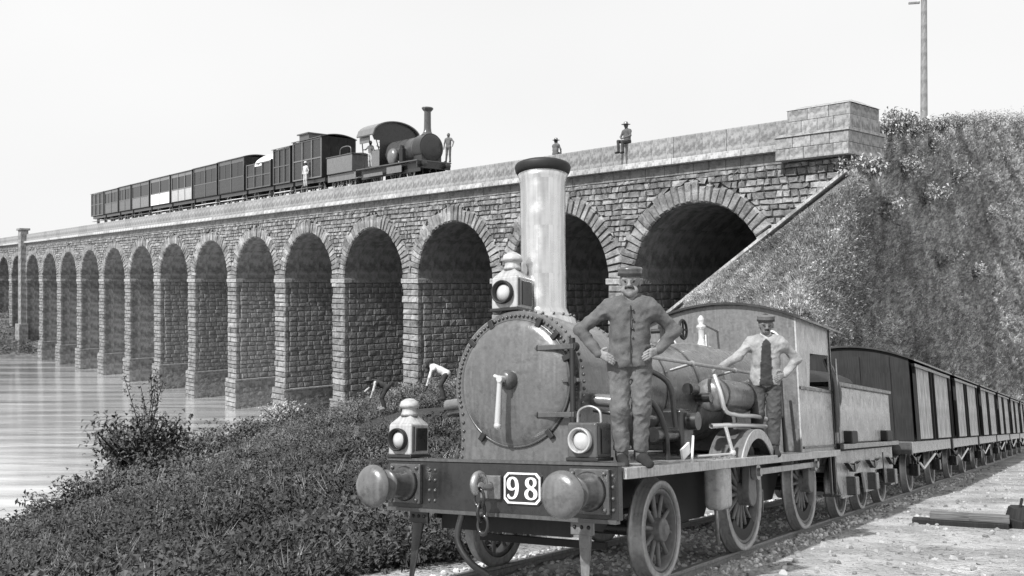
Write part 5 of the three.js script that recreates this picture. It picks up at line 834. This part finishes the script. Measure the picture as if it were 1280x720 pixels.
{ // stones and ballast
  const r = rngOf(61), geos = [0, 1, 2].map(k => { const g = new THREE.IcosahedronGeometry(1, 1), p = g.attributes.position; for (let i = 0; i < p.count; i++) { const n = 0.75 + 0.5 * hash3(Math.round(p.getX(i) * 50), Math.round(p.getY(i) * 50), Math.round(p.getZ(i) * 50) + k * 9); p.setXYZ(i, p.getX(i) * n, p.getY(i) * n * 0.65, p.getZ(i) * n); } g.computeVertexNormals(); return g; });
  const mk = (name, n, place, base) => { const m = new THREE.InstancedMesh(geos[n % 3], M['stoneLoose'] || mat('stoneLoose', 1, { roughness: 1 }), n), t = new THREE.Object3D(), c = new THREE.Color(); m.name = name; m.userData.kind = 'stuff'; for (let i = 0; i < n; i++) { const [p, s] = place(); t.position.copy(p); t.scale.setScalar(s); t.rotation.set(r() * 6, r() * 6, r() * 6); t.updateMatrix(); m.setMatrixAt(i, t.matrix); const v = base * (0.5 + r() * 0.9); m.setColorAt(i, c.setRGB(v, v, v)); } tag(m, name === 'ballast_stones' ? 'broken stone ballast between the rails' : 'loose stones scattered on the bare ground beside the line', 'stones'); scene.add(m); };
  const onG = (X, Z, s) => [W(X, groundY(X, Z) + s * 0.1, Z), s];
  mk('ballast_stones', 9000, () => { const q = trackP((r() * 2 - 1) * 1.2, 0, 4.5 - Math.pow(r(), 1.6) * 30); return onG(q.x, -q.z, 0.012 + r() * 0.02); }, 0.55);
  mk('loose_stones', 14000, () => { const q = trackP(1.0 + Math.pow(r(), 1.3) * 9, 0, 1 - Math.pow(r(), 1.3) * 34); return onG(q.x, -q.z, 0.005 + Math.pow(r(), 7) * 0.04); }, 0.30);
}
// ---------------------------------------------------------------- plants
const leafMat = new THREE.MeshPhysicalMaterial({ roughness: 0.75, side: THREE.DoubleSide, transmission: 0.15, thickness: 0 }); leafMat.name = 'leaf';
const leafMat1 = new THREE.MeshPhysicalMaterial({ roughness: 0.7, side: THREE.DoubleSide, vertexColors: true }); leafMat1.name = 'shrubLeaf';
function leafTris(v, p, dir, up, len, wid, bend) {                                  // a folded, bent leaf of four triangles
  const d = dir.clone().normalize(), s = d.clone().cross(up).normalize(), n = s.clone().cross(d), m = p.clone().addScaledVector(d, len * 0.5).addScaledVector(n, bend * len * 0.25), t = p.clone().addScaledVector(d, len).addScaledVector(n, -bend * len * 0.25);
  const l = m.clone().addScaledVector(s, wid).addScaledVector(n, wid * 0.4), q = m.clone().addScaledVector(s, -wid).addScaledVector(n, wid * 0.4);
  for (const [a, b, c] of [[p, l, m], [l, t, m], [p, m, q], [m, t, q]]) v.push(a.x, a.y, a.z, b.x, b.y, b.z, c.x, c.y, c.z);
}
const geoFrom = v => { const g = new THREE.BufferGeometry(); g.setAttribute('position', new THREE.Float32BufferAttribute(v, 3)); g.computeVertexNormals(); return g; };
function clump(seed, n, h, spread, len, wid) { const r = rngOf(seed), v = []; for (let i = 0; i < n; i++) { const a = r() * 6.283, q = Math.sqrt(r()) * spread, y = r() * h, e = (r() - 0.25) * 1.5; leafTris(v, V(Math.cos(a) * q, y, Math.sin(a) * q), V(Math.cos(a + r() - 0.5), e, Math.sin(a + r() - 0.5)), V(r() - 0.5, 1, r() - 0.5).normalize(), len * (0.6 + 0.8 * r()), wid * (0.6 + 0.8 * r()), r()); } return geoFrom(v); }
function tuft(seed, n, h, spread, wid) { const r = rngOf(seed), v = []; for (let i = 0; i < n; i++) { const a = r() * 6.283, q = r() * spread, l = h * (0.5 + 0.7 * r()); leafTris(v, V(Math.cos(a) * q, 0, Math.sin(a) * q), V(Math.cos(a) * 0.5, 0.7 + r() * 0.6, Math.sin(a) * 0.5), V(-Math.cos(a), 0.4, -Math.sin(a)), l, wid, r() * 0.8); } return geoFrom(v); }
const clumps = [clump(1, 16, 0.13, 0.12, 0.075, 0.018), clump(2, 16, 0.18, 0.13, 0.062, 0.02), clump(3, 14, 0.10, 0.14, 0.095, 0.015)], tufts = [tuft(4, 16, 0.22, 0.07, 0.007), tuft(5, 18, 0.16, 0.09, 0.009)];
function scatter(name, label, geo, n, seed, place, tone) {
  const pts = [], r = rngOf(seed); for (let i = 0; i < n * 3 && pts.length < n; i++) { const p = place(r); if (p) pts.push(p); }
  const m = new THREE.InstancedMesh(geo, leafMat, pts.length), t = new THREE.Object3D(), c = new THREE.Color(); m.name = name; m.userData.kind = 'stuff'; tag(m, label, 'plants');
  pts.forEach(([p, s], i) => { t.position.copy(p); t.scale.set(s, s * (0.8 + 0.5 * r()), s); t.rotation.set((r() - 0.5) * 0.5, r() * 6.283, (r() - 0.5) * 0.5); t.updateMatrix(); m.setMatrixAt(i, t.matrix); const q = r(), v = tone(p) * (0.3 + 1.6 * q * q) ; m.setColorAt(i, c.setRGB(v, v, v)); });
  scene.add(m); return m;
}
const menAt = [[553, 31], [478, 33]].map(([px, Z]) => [(px - 640) / FPX * Z, Z]);
const bankPlace = (z0, z1, pw, s0) => r => { const Z = z0 + (z1 - z0) * Math.pow(r(), pw), px = r() < 0.86 ? lerp(-60, 600, r()) : lerp(560, 900, r()), X = (px - 640) / FPX * Z; if (leftOf(X, Z) < dirtEdge(X, Z) + 0.05) return null; const y = groundY(X, Z); if (y < -10.85) return null; if (menAt.some(([mx, mz]) => Math.abs(Z - mz + 2) < 3 && Math.abs(X - mx * Z / mz) < 1.1)) return null; const k = 0.5 + 0.5 * fbm(X * 0.5, Z * 0.5, 77); if (r() > 0.25 + 1.3 * k) return null; return [W(X, y, Z), s0 * (0.5 + 1.3 * k * r()) * (1 + Z / 80)]; };
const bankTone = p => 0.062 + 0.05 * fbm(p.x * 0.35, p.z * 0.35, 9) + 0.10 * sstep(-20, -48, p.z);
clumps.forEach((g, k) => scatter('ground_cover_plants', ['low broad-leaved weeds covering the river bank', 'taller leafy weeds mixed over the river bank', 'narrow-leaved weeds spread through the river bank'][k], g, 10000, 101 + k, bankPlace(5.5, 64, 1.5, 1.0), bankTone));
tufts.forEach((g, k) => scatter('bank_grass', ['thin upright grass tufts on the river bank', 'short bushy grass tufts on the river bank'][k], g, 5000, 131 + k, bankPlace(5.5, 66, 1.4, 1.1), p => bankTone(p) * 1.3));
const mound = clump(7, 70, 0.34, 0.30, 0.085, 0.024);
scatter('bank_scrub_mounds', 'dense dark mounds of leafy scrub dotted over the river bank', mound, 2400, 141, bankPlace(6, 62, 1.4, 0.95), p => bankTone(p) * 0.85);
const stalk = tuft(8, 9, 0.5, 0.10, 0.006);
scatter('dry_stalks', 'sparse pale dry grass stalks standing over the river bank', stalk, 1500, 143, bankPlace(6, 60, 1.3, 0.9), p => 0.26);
const hillPlace = (s0, t0, t1) => r => { const x = r() < 0.85 ? lerp(860, 1330, r()) : lerp(1300, 1500, r()), t = lerp(t0, t1, r()), p = hillP(x, t); const q = trackLocal(p), k = 0.5 + 0.5 * fbm(q.z * 0.16, q.y * 0.8, q.x * 0.5); if (r() > 0.5 + k) return null; p.y -= 0.03; if (t > 0.90 && x < 1066) return null; if (t > 0.97 && x < 1100) return null; return [p, s0 * (0.7 + 0.9 * k) * (0.8 + 0.2 * p.distanceTo(camera.position) / 35)]; };
const hillTone = p => { const q = trackLocal(p); return 0.42 * (1 + 0.7 * fbm(q.z * 0.10, q.y * 0.45, q.x * 0.2) + 0.6 * fbm(p.x * 0.9, p.y * 0.9, p.z * 0.9)); };
clumps.forEach((g, k) => scatter('hillside_scrub', ['dense low scrub over the hillside above the lower train', 'mid-height leafy scrub over the hillside above the lower train', 'narrow-leaved scrub over the hillside above the lower train'][k], g, 7000, 151 + k, hillPlace(1.25, 0.08, 1.1), hillTone));
tufts.forEach((g, k) => scatter('hillside_grass', ['long dry grass tufts on the hillside above the lower train', 'short dry grass tufts on the hillside above the lower train'][k], g, 26000, 171 + k, hillPlace(1.3, 0.08, 1.1), p => hillTone(p) * 1.25));
scatter('far_shore_scrub', 'low scrub on the far shore of the river', clumps[1], 1500, 191, r => { const X = -62 - r() * 40, Z = 119 + r() * 25, y = -10.9 + 0.30 * (Z - 120) + 0.6 * fbm(X * 0.15, Z * 0.15, 31); return y < -10.8 ? null : [W(X, y, Z), 3.5 * (0.5 + r())]; }, () => 0.12);
// single shrubs: stems with leaves through the crown
function shrub(name, label, pos, h, rad, nStem, nLeaf, len, wid, tone, seed, thin, group) {
  const o = thing(name, label, 'shrub', group); o.position.copy(pos); const r = rngOf(seed), stems = [], v = [], col = [];
  for (let s = 0; s < nStem; s++) {
    const a = r() * 6.283, lean = rad * (0.2 + 0.8 * r()), H = h * (0.55 + 0.45 * r()), pts = [...Array(5)].map((_, k) => V(Math.cos(a) * lean * (k / 4) ** 1.4 + (r() - 0.5) * 0.06 * h, H * k / 4, Math.sin(a) * lean * (k / 4) ** 1.4 + (r() - 0.5) * 0.06 * h));
    const cv = new THREE.CatmullRomCurve3(pts); stems.push(new THREE.TubeGeometry(cv, 8, thin ? 0.014 : 0.012 * h, 4));
    const n = Math.round(nLeaf / nStem);
    for (let k = 0; k < n; k++) { const t = thin ? Math.pow(r(), 0.8) : 0.15 + 0.85 * Math.sqrt(r()), p = cv.getPoint(Math.min(t, 1)), sp = (thin ? 0.10 : 0.30) * rad; p.add(V((r() - 0.5) * sp * 2, (r() - 0.5) * sp * 1.6, (r() - 0.5) * sp * 2)); if (p.y < 0.02) p.y = 0.02 + r() * 0.1; leafTris(v, p, V(r() - 0.5, r() * 0.8 - 0.3, r() - 0.5), V(r() - 0.5, 1, r() - 0.5).normalize(), len * (0.6 + 0.8 * r()), wid * (0.6 + 0.8 * r()), r()); const c = tone * (0.5 + r()); for (let q = 0; q < 12; q++) col.push(c, c, c); }
  }
  mesh('stems', stems, M.woodDark, o); const g = geoFrom(v); g.setAttribute('color', new THREE.Float32BufferAttribute(col, 3)); mesh('foliage', g, leafMat1, o, true); return o;
}
{
  const at = (px, Z, dy = -0.08) => { const X = (px - 640) / FPX * Z; return W(X, groundY(X, Z) + dy, Z); };
  shrub('leafy_bush', 'large dark bush at the water edge, the biggest on the river bank', at(172, 35), 3.0, 2.0, 40, 3600, 0.24, 0.06, 0.06, 201);
  shrub('sapling', 'thin straggling sapling rising above the dark bush against the water', at(185, 34.8), 4.9, 1.1, 12, 1100, 0.17, 0.035, 0.05, 202, true);
  shrub('pale_bush', 'pale bush in front of the foot of a pier at the water edge', at(352, 57), 2.0, 1.5, 16, 1100, 0.22, 0.06, 0.32, 203);
  const L = [[60, 34, 1.0, 1.5], [105, 35, 1.3, 1.6], [135, 35.5, 1.5, 1.7], [225, 39, 1.5, 2.0], [262, 42, 1.3, 2.0], [298, 46, 1.3, 2.0], [325, 50, 1.1, 1.7], [30, 31, 0.8, 1.4], [150, 30, 1.0, 1.6], [205, 33, 1.2, 1.9], [385, 56, 1.0, 1.6]];
  const where = ['low', 'rounded', 'bushy', 'broad'];
  L.forEach(([px, Z, h, rad], k) => shrub('bank_shrub', 'low dark shrub in the leafy fringe along the near water edge', at(px, Z), h, rad, 18, 1100, 0.2, 0.05, 0.07, 210 + k, false, 'shrubs along the near water edge'));
  const H = [[1105, 0.99, 1.0, 0.9], [1122, 1.0, 1.3, 1.0], [1135, 1.0, 1.0, 1.1], [1172, 1.0, 1.2, 1.3], [1195, 1.0, 1.0, 1.6], [1215, 1.0, 1.1, 2.0], [1240, 1.0, 1.2, 2.4], [1266, 1.0, 1.3, 2.8], [1080, 0.86, 0.9, 0.9], [1125, 0.8, 1.1, 1.2], [1160, 0.9, 1.2, 1.4], [1100, 0.6, 0.9, 1.1], [1150, 0.66, 1.2, 1.5], [1190, 0.75, 1.3, 1.8], [1230, 0.6, 1.3, 2.0], [1255, 0.82, 1.6, 2.4], [1170, 0.42, 1.0, 1.5], [1215, 0.4, 1.2, 1.8]];
  H.forEach(([px, t, h, rad], k) => { const p = hillP(px, t); p.y -= 0.15; shrub('hill_shrub', t < 0.95 ? 'low leafy shrub out on the open slope of the hillside' : 'leafy shrub on the crest of the hillside beside the telegraph pole', p, h, rad, 18, 1300, 0.2, 0.045, 0.34, 240 + k, false, t < 0.95 ? 'shrubs out on the hillside' : 'shrubs along the crest of the hillside'); });
}
scene.traverse(o => { if (o.isMesh) { o.castShadow = true; o.receiveShadow = true; } });
renderer.render(scene, camera);
